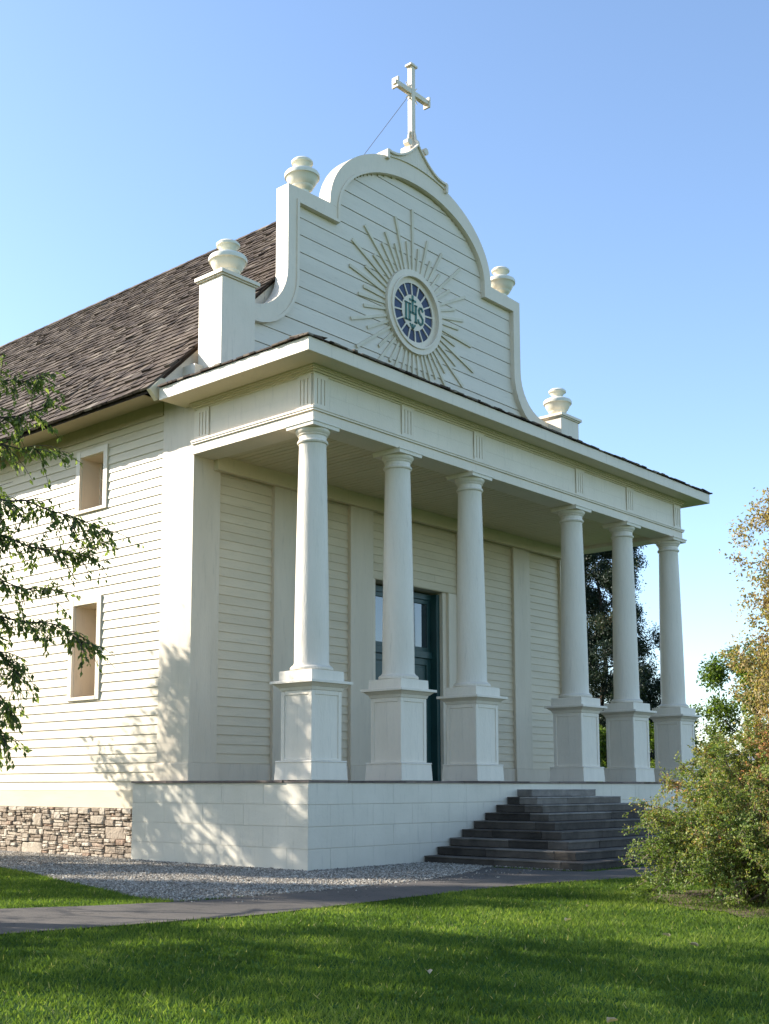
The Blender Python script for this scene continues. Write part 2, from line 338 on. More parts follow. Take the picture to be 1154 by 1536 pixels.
def grass():
    parts = []
    E2 = np.array(EYE[:2]); fd = np.array([math.sin(yaw), math.cos(yaw)]); rd = np.array([math.cos(yaw), -math.sin(yaw)])
    n = 2600000
    P = np.column_stack([rg.uniform(-17, 12, n), rg.uniform(-15, 9, n)])
    q = P-E2; z = q@fd; x = q@rd
    dist = np.hypot(q[:, 0], q[:, 1])
    inview = (z > 1) & (np.abs(x) < .42*z+1.2)
    dens = np.where(inview, np.clip(1.15-dist/26, .3, 1), .10)
    dens = np.where(dist < 4, dens*.35, dens)
    keep = (rg.random(n) < dens*.75)
    P, dist = P[keep], dist[keep]
    jit = P+rg.normal(0, .018, P.shape)
    keep = ~inpoly(jit, path_poly) & ~inpoly(jit, gravel_poly)
    P, dist = P[keep], dist[keep]; n = len(P)
    zz = -1.29-.035*np.clip(-5.2-P[:, 1], 0, 12)
    big = .5+.5*np.sin(P[:, 0]*2.1+np.sin(P[:, 1]*1.7)*2)*np.sin(P[:, 1]*2.4+P[:, 0]*.6)
    gx = np.linspace(-18, 13, 156); gy = np.linspace(-16, 10, 131)
    tab = np.array([[noise.noise(Vector((a*1.1, b*1.1, 0)))*.6+noise.noise(Vector((a*3.1, b*3.1, 4)))*.4 for b in gy] for a in gx])
    ix = np.clip(((P[:, 0]+18)/31*155), 0, 154); iy = np.clip(((P[:, 1]+16)/26*130), 0, 129); i0 = ix.astype(int); j0 = iy.astype(int); fx = ix-i0; fy = iy-j0
    pn = tab[i0, j0]*(1-fx)*(1-fy)+tab[i0+1, j0]*fx*(1-fy)+tab[i0, j0+1]*(1-fx)*fy+tab[i0+1, j0+1]*fx*fy
    h = rg.uniform(.022, .046, n)*(.8+.4*big); w = rg.uniform(.0026, .0052, n)*(1+dist*.06)
    a = rg.uniform(0, 6.28, n); lean = rg.normal(0, .55, (n, 2))*h[:, None]
    wx, wy = np.cos(a)*w, np.sin(a)*w
    b0 = np.column_stack([P[:, 0]-wx, P[:, 1]-wy, zz]); b1 = np.column_stack([P[:, 0]+wx, P[:, 1]+wy, zz])
    tip = np.column_stack([P[:, 0]+lean[:, 0], P[:, 1]+lean[:, 1], zz+h])
    V = np.stack([b0, b1, tip], 1).reshape(-1, 3); F = np.arange(n*3).reshape(-1, 3)
    r = np.clip(rg.beta(2, 2.6, n)*.75+.22*(big-.4)+.8*pn, 0, .9); r = np.where(rg.random(n) < .012, 1, r)
    return fastmesh('grass', V, F, r, 'grass')
tag(grass(), 'short green lawn grass on both sides of the asphalt path', 'grass', kind='stuff')

# distant hills
mb = MB()
for k, (rad, hh) in enumerate([(1900, 70)]):
    n = 120; pr = []
    for i in range(n+1):
        a = -R(40)+R(200)*i/n
        h = hh*(.75+.5*noise.noise(Vector((a*3, 0, 2)))+.12*noise.noise(Vector((a*22, 0, 5))))
        pr.append((rad*math.cos(a), rad*math.sin(a), h))
    for i in range(n):
        (x0, y0, h0), (x1, y1, h1) = pr[i], pr[i+1]
        s = .37
        mb.poly([(x0*s, y0*s, -2), (x1*s, y1*s, -2), (x1, y1, h1), (x0, y0, h0), (x1*1.4, y1*1.4, -5), (x0*1.4, y0*1.4, -5)], [(0, 1, 2, 3), (3, 2, 4, 5)], .5)
tag(mb.build('hills', 'hill', fix=False), kind='structure')

def woods():
    rgn = np.random.default_rng(77); n = 60000; c = 420
    ang = rgn.uniform(R(-35), R(95), c); rad = rgn.uniform(95, 150, c); hh = rgn.uniform(1.4, 3.6, c); rr = rgn.uniform(1.6, 4.2, c)
    k = rgn.integers(0, c, n); v = rgn.normal(size=(n, 3)); v /= np.linalg.norm(v, axis=1)[:, None]; q = rgn.random(n)**.4
    P = np.column_stack([rad[k]*np.cos(ang[k])+v[:, 0]*q*rr[k], rad[k]*np.sin(ang[k])+v[:, 1]*q*rr[k], -1.2+np.abs(v[:, 2])*q*hh[k]])
    tone = rgn.random(c)[k]; L = rgn.uniform(.3, .7, n)
    return leaves('far_woods', P, rgn.normal(size=(n, 3)), L, L*.7, np.clip(tone*.6+rgn.normal(0, .12, n)+.05, 0, 1), 'leaf_woods', None, rgn)
M_['leaf_woods'] = leafmat('woods_leaf', [(0, (.03, .05, .025)), (.5, (.07, .10, .035)), (.8, (.16, .16, .05)), (1, (.24, .17, .07))], trans=.3)
tag(woods(), 'low band of distant autumn woods along the far edge of the lawn', 'woods', kind='stuff')

# ------------------------------------------------------------------ church
T = 11.3; XC = T/2
church = empty('church', (XC, 8, -1.29))
tag(church, 'white wooden mission church with six front columns and a scrolled gable topped by a cross', 'church')
XL, XR = -.16, T+.16          # face of the side walls behind the boards
YF = 2.66                     # front wall core
YB = 27.0
def part(mb, name, mat, parent=church, **kw): return mb.build(name, mat, parent, **kw)

# walls with openings (grid of boxes)
def grid_wall(mb, us, zs, holes, fn):
    us = sorted(set(us+[h for q in holes for h in q[:2]])); zs = sorted(set(zs+[h for q in holes for h in q[2:]]))
    for i in range(len(us)-1):
        for j in range(len(zs)-1):
            uc, zc = (us[i]+us[i+1])/2, (zs[j]+zs[j+1])/2
            if any(q[0] < uc < q[1] and q[2] < zc < q[3] for q in holes): continue
            fn(us[i], us[i+1], zs[j], zs[j+1])
win_lo = [(5.17, 5.89, 1.50, 3.17)]; win_hi = [(5.10, 5.82, 4.93, 5.93)]
for yy in (10.4, 15.6, 20.8):
    win_lo.append((yy, yy+.72, 1.50, 3.17)); win_hi.append((yy, yy+.72, 4.93, 5.93))
holes = win_lo+win_hi
mb = MB()
for x0, x1 in ((XL, XL+.58), (XR-.58, XR)):
    grid_wall(mb, [3.0, YB], [-.43, 6.5], holes, lambda a, b, c, d: mb.box(x0, x1, a, b, c, d))
DOOR = (4.40, 6.72, 0.0, 3.90)
grid_wall(mb, [XL+.02, XR-.02], [0, 7.0], [DOOR], lambda a, b, c, d: mb.box(a, b, YF, 3.10, c, d))
mb.box(XL+.59, XR-.59, YB-.5, YB, -.43, 6.5)
part(mb, 'wall', 'white')
# gable end triangles up to the roof
def roofz(x): return 13.0-abs(x-XC)*1.0
mb = MB()
for k in range(int(11.3/.28)+1):
    a = max(-.1, XC-20*.28+k*.28-.0); b = min(a+.276, T+.1)
    if b <= a: continue
    m_ = (a+b)/2
    za, zb = roofz(a)-.08, roofz(b)-.08
    mb.hexa([(a, 2.97+.004*(k % 2), 6.9), (b, 2.97+.004*(k % 2), 6.9), (b, 3.06, 6.9), (a, 3.06, 6.9), (a, 2.97+.004*(k % 2), za), (b, 2.97+.004*(k % 2), zb), (b, 3.06, zb), (a, 3.06, za)])
for sg_ in (0, 1):
    q_ = [(-.80, 6.42), (.049, 6.42), (.049, 7.28)]
    mb.extrude_xz([(x if not sg_ else T-x, z) for x, z in q_], 2.975, 3.05)
part(mb, 'gable_wall', 'gable')
mb = MB(); mb.extrude_xz([(0, 6.5), (T, 6.5), (XC, 12.8)], YB-.3, YB); part(mb, 'rear_gable', 'gable')

# clapboards: lapped boards with real thickness
SP = .157
def clap(mb, u0, u1, z0, z1, fn, holes=(), sp=SP, t0=.023, t1=.004):
    z = z0; k = 0
    while z < z1-.01:
        zt = min(z+sp, z1); cuts = [z, zt]
        for h in holes:
            for c in h[2:]:
                if z < c < zt: cuts.append(c)
        cuts.sort(); rr = random.random()
        for a, b in zip(cuts[:-1], cuts[1:]):
            zc = (a+b)/2; iv = [(u0, u1)]
            for h in holes:
                if h[2] < zc < h[3]:
                    niv = []
                    for p, q in iv:
                        if h[1] <= p or h[0] >= q: niv.append((p, q)); continue
                        if h[0] > p: niv.append((p, h[0]))
                        if h[1] < q: niv.append((h[1], q))
                    iv = niv
            for p, q in iv:
                # random butt joints
                xs_ = [p]; 
                while q-xs_[-1] > 5.2: xs_.append(xs_[-1]+random.uniform(2.6, 4.8))
                xs_.append(q)
                for s0, s1 in zip(xs_[:-1], xs_[1:]):
                    r2 = random.random()*.7+rr*.3
                    ta = t0+(t1-t0)*(a-z)/sp; tb = t0+(t1-t0)*(b-z)/sp
                    w = random.uniform(-.0015, .0015)
                    fn(mb, s0+.0016, s1-.0016, a+w*.3, b, ta+w*.5, tb, r2)
        z = zt; k += 1
def fn_left(mb, a, b, z0, z1, t0, t1, r): mb.hexa([(XL-t0, a, z0), (XL+.001, a, z0), (XL+.001, b, z0), (XL-t0, b, z0), (XL-t1, a, z1), (XL+.001, a, z1), (XL+.001, b, z1), (XL-t1, b, z1)], r)
def fn_right(mb, a, b, z0, z1, t0, t1, r): mb.hexa([(XR-.001, a, z0), (XR+t0, a, z0), (XR+t0, b, z0), (XR-.001, b, z0), (XR-.001, a, z1), (XR+t1, a, z1), (XR+t1, b, z1), (XR-.001, b, z1)], r)
def fn_front(mb, a, b, z0, z1, t0, t1, r): mb.hexa([(a, YF-t0, z0), (b, YF-t0, z0), (b, YF+.001, z0), (a, YF+.001, z0), (a, YF-t1, z1), (b, YF-t1, z1), (b, YF+.001, z1), (a, YF+.001, z1)], r)
wh = [(a-.12, b+.12, c-.06, d+.12) for a, b, c, d in holes]
mb = MB(); mb.box(XL-.03, XL, 3.36, YB, -.45, -.16); clap(mb, 3.38, YB, -.155, 6.48, fn_left, wh)
part(mb, 'clapboard_siding', 'clap')
mb = MB(); mb.box(XR, XR+.03, 3.36, YB, -.45, -.16); clap(mb, 3.38, YB, -.155, 6.48, fn_right, wh)
part(mb, 'clapboard_siding', 'clap')
dh = [(DOOR[0]-.3, DOOR[1]+.28, -1, DOOR[3])]
mb = MB(); clap(mb, -.1, T+.1, .30, 5.34, fn_front, dh); part(mb, 'clapboard_siding', 'clap')

# corner and wall pilasters
def pil(x0, x1):
    mb = MB(); mb.box(x0, x1, 2.575, YF, .30, 5.36); mb.box(x0-.025, x1+.025, 2.545, YF-.002, 0.003, .285)
    mb.box(x0-.012, x1+.012, 2.56, YF-.001, .285, .30)
    part(mb, 'pilaster', 'pilaster', bevel=.006)
for a, b in ((1.67, 2.30), (3.66, 4.30), (7.0, 7.64), (9.0, 9.63)): pil(a, b)
for s in (0, 1):
    mb = MB()
    def bx(a, b, y0, y1, z0, z1):
        if s: a, b = T-b, T-a
        mb.box(a, b, y0, y1, z0, z1)
    bx(-.19, .40, 2.575, 3.40, .30, 6.52)
    bx(-.22, .43, 2.545, 3.43, .003, .285); bx(-.205, .415, 2.56, 3.415, .285, .30)
    bx(-.19, -.10, 2.70, 3.40, -.43, .001)
    part(mb, 'corner_pilaster', 'pilaster', bevel=.006)
mb = MB()
for a, b in ((.43, 1.645), (2.325, 3.635), (7.665, 8.975), (9.655, 10.87)):
    mb = MB(); mb.box(a, b, 2.60, YF-.003, .003, .29); part(mb, 'baseboard', 'pilaster')

# side windows: frame, deep tan reveal, pane with muntins
def window(side, y0, y1, z0, z1, depth):
    sg = -1 if side == 0 else 1; X = XL if side == 0 else XR
    def bx(mb, o0, o1, ya, yb, za, zb):      # o = outward offset
        a, b = sorted((X+sg*o0, X+sg*o1)); mb.box(a, b, ya, yb, za, zb)
    fr = MB()
    bx(fr, -.002, .045, y0-.12, y0, z0-.06, z1+.12); bx(fr, -.002, .045, y1, y1+.12, z0-.06, z1+.12)
    bx(fr, -.002, .042, y0, y1, z1, z1+.12); bx(fr, -.002, .05, y0-.005, y1+.005, z0-.06, z0)
    w = part(fr, 'window', 'white', bevel=.004)
    rv = MB(); t = .012
    bx(rv, -depth, -.004, y0, y0+t, z0, z1); bx(rv, -depth, -.004, y1-t, y1, z0, z1)
    bx(rv, -depth, -.004, y0+t, y1-t, z0, z0+t); bx(rv, -depth, -.004, y0+t, y1-t, z1-t, z1)
    rv.build('reveal', 'reveal', w)
    g = MB(); bx(g, -depth-.02, -depth, y0, y1, z0, z1); g.build('pane', 'glass', w)
    mu = MB(); n = 4 if z1-z0 > 1.2 else 3
    for k in range(1, n): zc = z0+(z1-z0)*k/n; bx(mu, -depth, -depth+.025, y0+t, y1-t, zc-.012, zc+.012)
    for k in (1, 2): yc = y0+(y1-y0)*k/3; bx(mu, -depth, -depth+.028, yc-.012, yc+.012, z0+t, z1-t)
    bx(mu, -depth, -depth+.03, y0+t, y0+.05, z0+t, z1-t); bx(mu, -depth, -depth+.03, y1-.05, y1-t, z0+t, z1-t)
    mu.build('muntin', 'white', w)
for side in (0, 1):
    for h in win_lo: window(side, *h, .54)
    for h in win_hi: window(side, *h, .42)

# stone foundation
def subdivide(u0, u1, z0, z1, out):
    w, h = u1-u0, z1-z0
    maxw = random.choice((.22, .32, .42)); maxh = random.choice((.05, .07, .10, .14, .26))
    if w > maxw and (w/h > random.uniform(1.5, 4.5) or h < .07):
        c = u0+w*random.uniform(.3, .7); subdivide(u0, c, z0, z1, out); subdivide(c, u1, z0, z1, out)
    elif h > maxh:
        c = z0+h*random.uniform(.3, .7); subdivide(u0, u1, z0, c, out); subdivide(u0, u1, c, z1, out)
    else: out.append((u0, u1, z0, z1))
def stonewall(mb, X, sg, y0, y1):
    cells = []; y = y0
    while y < y1:
        w = random.uniform(.8, 1.3) if y < 11 else 2; subdivide(y, min(y+w, y1), -1.33, -.452, cells); y += w
    for u0, u1, z0, z1 in cells:
        g = .0035; j = min(u1-u0, z1-z0)*.13
        def J(): return random.uniform(-j, j)
        d = random.uniform(.015, .06); b = min(.018, (u1-u0)*.2, (z1-z0)*.2)
        cu, cz = (u0+u1)/2, (z0+z1)/2; q = []
        for a, c in ((u0, z0), (cu, z0), (u1, z0), (u1, cz), (u1, z1), (cu, z1), (u0, z1), (u0, cz)):
            cor = a != cu and c != cz; k = random.uniform(.0, .16) if cor else random.uniform(-.06, .05)
            ga = g*(1 if a < cu else -1 if a > cu else 0); gc = g*(1 if c < cz else -1 if c > cz else 0)
            q.append((a+ga+(cu-a)*k*random.uniform(.2, 1)+(J() if a == cu else 0), c+gc+(cz-c)*k*random.uniform(.2, 1)+(J() if c == cz else 0)))
        def ringp(off, k): return [(X+sg*(off+random.uniform(-.006, .006)), a+(cu-a)*k*random.uniform(.6, 1.4), c+(cz-c)*k*random.uniform(.6, 1.4)) for a, c in q]
        P = [(X, a, c) for a, c in q]+ringp(d*.8, .04)+ringp(d*1.08, .2)+[(X+sg*d*1.15, cu+J(), cz+J())]
        F = []
        for m_ in range(8):
            n_ = (m_+1) % 8; F += [(m_, n_, 8+n_, 8+m_), (8+m_, 8+n_, 16+n_, 16+m_), (16+m_, 16+n_, 24)]
        mb.poly(P, F)
mb = MB(); stonewall(mb, XL-.02, -1, 3.72, 14); stonewall(mb, XL-.02, -1, 14, YB)
f0 = part(mb, 'foundation', 'stone')
mb = MB(); mb.box(XL-.022, XL+.5, 3.6, YB, -1.4, -.451); mb.box(XR-.5, XR+.022, 3.6, YB, -1.4, -.451); mb.box(XL+.51, XR-.51, YB-.4, YB, -1.4, -.451)
mb.build('mortar_core', 'mortar', f0)
mb = MB(); stonewall(mb, XR+.02, 1, 3.72, 14); part(mb, 'foundation', 'stone')

# podium of painted blocks
PX0, PX1, PY0, PY1 = -.43, T+.43, -.37, 3.70
mb = MB(); CH = .3125
mb.box(PX0+.012, PX1-.012, PY0+.012, PY1-.012, -1.45, -.03)
def blocks(u0, u1, fn, off):
    for k in range(4):
        z1 = -.035-k*CH; z0 = z1-CH if k < 3 else -1.45
        u = u0-(off if k % 2 else 0.0); 
        while u < u1:
            w = .93
            a, b = max(u, u0), min(u+w, u1); u += w
            if b-a < .02: continue
            fn(a+.0012, b-.0012, z0+.0026, z1-.0026, random.uniform(0, .0025))
pm = MB()
blocks(PX0, PX1, lambda a, b, c, d, e: pm.box(a, b, PY0-e, PY0+.013, c, d), .47)
blocks(PY0, PY1, lambda a, b, c, d, e: pm.box(PX0-e, PX0+.013, a, b, c, d), .5)
blocks(PY0, PY1, lambda a, b, c, d, e: pm.box(PX1-.013, PX1+e, a, b, c, d), .5)
pod = part(pm, 'podium', 'podium', bevel=.003)
mb.build('podium_core', 'podium', pod)
mb = MB()   # flagstone floor edge, slightly uneven
x = PX0-.02
while x < PX1:
    w = random.uniform(.5, 1.0); b = min(x+w, PX1+.02)
    mb.box(x+.004, b-.004, PY0-.02-random.uniform(0, .012), 2.9, -.033, random.uniform(-.006, .0)); x += w
y = PY0+.5
while y < PY1:
    w = random.uniform(.5, 1.0); b = min(y+w, PY1)
    mb.box(PX0-.035, PX0+.25, y+.004, b-.004, -.031, random.uniform(.0005, .003)); mb.box(PX1-.25, PX1+.035, y+.004, b-.004, -.031, .002); y += w
part(mb, 'porch_floor', 'flag')

# front steps (stepped on three sides)
st = MB()
steps = None
for i in range(9):
    zt = -.135-i*.1285; zb = zt-.1285 if i < 8 else -1.42
    x0 = 4.75-.3237*i; x1 = 6.85+.345*i; yf = -.67-.324*i
    mb = MB()
    # side blocks and front planks as separate weathered timbers
    xs_ = [x0]
    while x1-xs_[-1] > 2.2: xs_.append(xs_[-1]+random.uniform(.9, 2.0))
    xs_.append(x1)
    for a, b in zip(xs_[:-1], xs_[1:]):
        rr = random.uniform(.65, .95) if i < 2 else random.random()*.6; mb.box(a+.0015, b-.0015, yf-random.uniform(0, .006), yf+.36, zb+.004, zt-.026, rr); mb.box(a+.001, b-.001, yf-.010-random.uniform(0, .006), yf+.36, zt-.025, zt-random.uniform(0, .004), min(1, rr+random.uniform(.2, .4)))  # paler top slab: worn timber, with sky light put into its colour
    for xa, xb in ((x0-random.uniform(0, .005), x0+.36), (x1-.36, x1)):
        ys = [yf+.361]
        while -.39-ys[-1] > 1.5: ys.append(ys[-1]+random.uniform(.7, 1.3))
        ys.append(-.39)
        for a, b in zip(ys[:-1], ys[1:]):
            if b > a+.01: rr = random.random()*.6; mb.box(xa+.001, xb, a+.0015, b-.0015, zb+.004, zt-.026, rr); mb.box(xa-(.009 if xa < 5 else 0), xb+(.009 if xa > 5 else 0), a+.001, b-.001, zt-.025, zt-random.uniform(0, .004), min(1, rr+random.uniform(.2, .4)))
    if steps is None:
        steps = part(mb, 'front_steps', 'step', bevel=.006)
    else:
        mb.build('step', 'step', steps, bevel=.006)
mb = MB()
for i in range(8):
    mb.box(5.1-.3237*i, 6.5+.345*i, -.32-.324*i, -.385, -.28-i*.1285, -.15-i*.1285)
mb.build('step_core', 'step', steps)

# columns
def make_column(at):
    sh = MB(); prof = []
    for k in range(13):
        u = k/12; z = 1.735+u*(5.06-1.735)
        r = .262-(.262-.208)*(u**1.45); prof.append((r, z))
    prof = [(.272, 1.70), (.262, 1.735)]+prof[1:]+[(.216, 5.075)]
    sh.lathe(prof)
    c = part(sh, 'column', 'column', smooth=True, at=at)
    cap = MB()
    cap.lathe([(.212, 5.075), (.232, 5.085), (.241, 5.105), (.232, 5.125), (.212, 5.135), (.212, 5.195), (.222, 5.20), (.232, 5.215), (.226, 5.225), (.240, 5.235), (.262, 5.262), (.268, 5.285), (.262, 5.30)])
    cap.frus(0, 0, 5.298, .285, 5.352, .292)
    cap.frus(0, 0, 5.352, .305, 5.372, .305)
    cap.build('capital', 'column', c, smooth=True, at=at)
    ba = MB()
    ba.lathe([(.305, 1.605), (.325, 1.625), (.325, 1.655), (.305, 1.68), (.285, 1.685), (.282, 1.70), (.272, 1.70)])
    ba.frus(0, 0, 1.455, .345, 1.607, .34)
    ba.build('base', 'column', c, smooth=True, at=at)
    pe = MB()
    pe.frus(0, 0, .003, .385, .265, .37); pe.frus(0, 0, .265, .382, .285, .375)
    pe.frus(0, 0, .285, .305, 1.33, .305)
    # raised corner stiles and rails around a sunken panel on each face
    for s in (-1, 1):
        for q in (-1, 1):
            pe.box(q*.318 if q < 0 else .248, -.248 if q < 0 else .318, s*.318 if s < 0 else .248, -.248 if s < 0 else .318, .286, 1.31)
        a, b = sorted((s*.318, s*.300))
        pe.box(-.2475, .2475, a, b, 1.245, 1.312); pe.box(a, b, -.2475, .2475, 1.245, 1.312)
        pe.box(-.2475, .2475, a, b, .287, .32); pe.box(a, b, -.2475, .2475, .287, .32)
    pe.frus(0, 0, 1.312, .328, 1.36, .345); pe.frus(0, 0, 1.36, .35, 1.412, .41)
    pe.frus(0, 0, 1.412, .442, 1.456, .442)
    pe.build('pedestal', 'column', c, bevel=.005, at=at)
    return c
cxs = [0, 2.0, 3.97, 7.31, 9.28, 11.3]
c0 = make_column((0, 0, 0))
for x in cxs[1:]: dup(c0, (x, 0, 0), church)

# entablature (three sides)
H = .24
def ring(mb, h_out, h_in, z0, z1, ybk=2.574, front_only=False):
    mb.box(-h_out, T+h_out, -h_out, -h_in if h_in < 0 else -h_in, z0, z1) if False else None
def three(mb, out, inn, z0, z1, yback=2.572):
    """front beam, then the two side beams butted behind it; out/inn measured from the column axis"""
    mb.box(-out, T+out, -out, inn, z0, z1)
    for xa, xb in ((-out, inn), (T-inn, T+out)): mb.box(xa, xb, inn+.001, yback, z0, z1)
mb = MB(); three(mb, .235, .235, 5.374, 5.535)
ent = part(mb, 'entablature', 'white', bevel=.004)
mb = MB(); three(mb, .262, .20, 5.536, 5.566); three(mb, .275, .2, 5.566, 5.60); mb.build('architrave_moulding', 'white', ent, bevel=.003)
mb = MB()
three(mb, .205, .195, 5.60, 5.845); three(mb, .205-.0035, .195, 5.848, 6.12)
mb.build('frieze', 'white', ent)
mb = MB()
for z0, z1, o in ((6.12, 6.15, .222), (6.15, 6.18, .25), (6.18, 6.205, .285), (6.205, 6.228, .315)):
    three(mb, o, .19, z0, z1)
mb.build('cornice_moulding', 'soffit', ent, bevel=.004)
tri0 = None
def triglyph(x, y, face):
    global tri0
    m2 = MB(); w = .30
    segs = [(-w/2, -.085), (-.06, -.024), (.0, .036), (.06, .096)]
    pts = [-w/2, -.088, -.068, -.010, .010, .068, .088, w/2]
    y0 = 0
    for k in range(0, 8, 2):
        m2.box(pts[k], pts[k+1], -.020, 0, 5.66, 6.06)
    m2.box(-w/2, w/2, -.004, .0, 5.66, 6.06); m2.box(-w/2, w/2, -.022, 0, 6.06, 6.118); m2.box(-w/2, w/2, -.022, 0, 5.612, 5.66)
    ang = {'f': 0, 'l': -math.pi/2, 'r': math.pi/2}[face]
    ca, sa = math.cos(ang), math.sin(ang)
    m2.v = [(p[0]*ca-p[1]*sa, p[0]*sa+p[1]*ca, p[2]) for p in m2.v]
    return m2.build('triglyph', 'white', ent, at=(x, y, 0))
for i, x in enumerate(cxs):
    triglyph(x-.055 if i == 0 else (x+.055 if i == 5 else x), -.2055, 'f')
for y in (-.03, 2.33):
    triglyph(-.2055, y, 'l'); triglyph(T+.2055, y, 'r')
# beam along the wall head and boarded ceiling
mb = MB(); mb.box(.24, T-.24, 2.46, 2.571, 5.20, 5.46); mb.box(.43, T-.43, 2.5715, YF-.004, 5.34, 5.46)
part(mb, 'wall_beam', 'soffit')
mb = MB(); x = .237
while x < T-.24:
    b = min(x+.14, T-.237); mb.box(x+.009, b-.009, .237, 2.458, 5.445+random.uniform(-.002, .002), 5.475); x += .14
mb.box(.237, T-.237, .237, 2.458, 5.478, 5.5)
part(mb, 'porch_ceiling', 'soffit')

# porch roof: soffit, fascia, shakes
EX, EYF = .77, .66
mb = MB()
mb.box(-EX+.02, T+EX-.02, -EYF+.02, -.20, 6.23, 6.245)
for xa, xb in ((-EX+.02, -.20), (T+.20, T+EX-.02)):
    mb.box(xa, xb, -.199, 2.571, 6.23, 6.245)
mb.box(-EX+.02, -.195, 2.572, 2.80, 6.23, 6.245); mb.box(T+.195, T+EX-.02, 2.572, 2.80, 6.23, 6.245)
pr = part(mb, 'porch_roof', 'soffit')
mb = MB()
mb.box(-EX, T+EX, -EYF, -EYF+.03, 6.225, 6.43)
mb.box(-EX, -EX+.03, -EYF+.031, 2.80, 6.225, 6.43); mb.box(T+EX-.03, T+EX, -EYF+.031, 2.80, 6.225, 6.43)
mb.box(-EX+.031, -.20, 2.771, 2.80, 6.246, 6.43); mb.box(T+.2, T+EX-.031, 2.771, 2.80, 6.246, 6.43)
mb.build('fascia', 'white', pr, bevel=.004)
SL = .17
def pz(x, y): return 6.44+SL*min(y+EYF+.03, x+EX+.03, T+EX+.03-x)
mb = MB()
mb.poly([(-EX, -EYF, 6.42), (T+EX, -EYF, 6.42), (T+EX-3.4, 2.74, 6.42+SL*3.4), (-EX+3.4, 2.74, 6.42+SL*3.4), (-EX, 2.78, 6.42), (T+EX, 2.78, 6.42)], [(0, 1, 2, 3), (0, 3, 4), (1, 5, 2)], .2)
# front slope shakes
def shakes(mb, rows, ufn, z_of, out, seed=0):
    pass
row = 0; y = -EYF-.045
while y < 2.5:
    x = -EX-.04+max(0, y+EYF)*1.0; xe = T+EX+.04-max(0, y+EYF)*1.0
    while x < xe:
        w = random.uniform(.08, .2); b = min(x+w, xe)
        z0 = 6.44+SL*(y+EYF)+random.uniform(0, .012); l = .42; t = random.uniform(.016, .034); j = random.uniform(-.02, .02) if row else random.uniform(-.012, .018)
        y0 = y+j; z1 = 6.44+SL*(y+l+EYF)-.012
        mb.hexa([(x+.003, y0, z0), (b-.003, y0, z0), (b-.003, y+l, z1), (x+.003, y+l, z1), (x+.003, y0, z0+t), (b-.003, y0, z0+t), (b-.003, y+l, z1+.008), (x+.003, y+l, z1+.008)])
        x += w
    y += .22; row += 1
for sd in (0, 1):
    row = 0; u = -.045
    while u < 2.8:
        yy = -EYF-.03+max(0, u); 
        while yy < 2.80:
            w = random.uniform(.08, .2); b = min(yy+w, 2.82)
            z0 = 6.44+SL*u+random.uniform(0, .012); t = random.uniform(.016, .034); u0 = u+(random.uniform(-.012, .018)); u1 = u+.42; z1 = 6.44+SL*u1-.012
            xa, xb = (-EX+u0, -EX+u1) if sd == 0 else (T+EX-u0, T+EX-u1)
            mb.hexa([(xa, yy+.003, z0), (xb, yy+.003, z1), (xb, b-.003, z1), (xa, b-.003, z0), (xa, yy+.003, z0+t), (xb, yy+.003, z1+.008), (xb, b-.003, z1+.008), (xa, b-.003, z0+t)])
            yy += w
        u += .22; row += 1
mb.build('roof_shakes', 'shake', pr)

# main roof
EV = -.90
RY0, RY1 = 2.93, YB+.4
def roof_side(sg):
    mb = MB()
    # deck
    x0, x1 = EV, XC
    def X(x): return x if sg < 0 else T-x
    n = Vector((-1, 0, 1)).normalized()
    a = (EV+.02, 6.42); b = (XC, 12.955)
    mb.hexa([(X(a[0]), RY0+.03, a[1]), (X(b[0]), RY0+.03, b[1]), (X(b[0]), RY1, b[1]), (X(a[0]), RY1, a[1]),
             (X(a[0]), RY0+.03, a[1]-.07), (X(b[0]), RY0+.03, b[1]-.07), (X(b[0]), RY1, b[1]-.07), (X(a[0]), RY1, a[1]-.07)], .1)
    s = -.05; Ltot = (XC-EV)*math.sqrt(2); row = 0
    while s < Ltot-.1:
        y = RY0-random.uniform(0, .06); off = random.uniform(-.015, .015)
        while y < RY1:
            w = random.uniform(.09, .24); 
            if y > 19: w = random.uniform(.2, .4)
            l = .50; j = random.uniform(-.012, .012)+off*.6; t = random.uniform(.034, .05); lift = random.uniform(0, .012)+(random.random() < .04)*.02
            sag = .03*math.sin(y*.9+s*.7)*.3
            s0 = s+j; s1 = min(s+l, Ltot+.05)
            def pt(sv, yy, h):
                x = EV+sv*.7071-h*.7071; z = 6.42+sv*.7071+h*.7071+sag
                return (X(x), yy, z)
            twist = random.uniform(-.006, .006)
            mb.hexa([pt(s0, y+.004, .004+lift), pt(s0, y+w-.004, .004+lift+twist), pt(s1, y+w-.004, -.004), pt(s1, y+.004, -.004),
                     pt(s0, y+.004, .004+t+lift), pt(s0, y+w-.004, .004+t+lift+twist), pt(s1, y+w-.004, .008), pt(s1, y+.004, .008)], min(1, max(0, random.gauss(.48, .24))))
            y += w
        s += .235; row += 1
    return mb
mr = part(roof_side(-1), 'main_roof', 'shake')
roof_side(1).build('roof_slope', 'shake', mr)
mb = MB(); y = RY0
while y < RY1:
    w = random.uniform(.3, .5)
    for sg in (-1, 1):
        mb.hexa([(XC, y, 13.0), (XC+sg*.16, y, 12.86), (XC+sg*.16, y+w-.01, 12.86), (XC, y+w-.01, 13.0),
                 (XC, y, 13.04), (XC+sg*.18, y, 12.885), (XC+sg*.18, y+w-.01, 12.885), (XC, y+w-.01, 13.05)])
    y += w
mb.build('ridge_cap', 'shake', mr)
mb = MB()
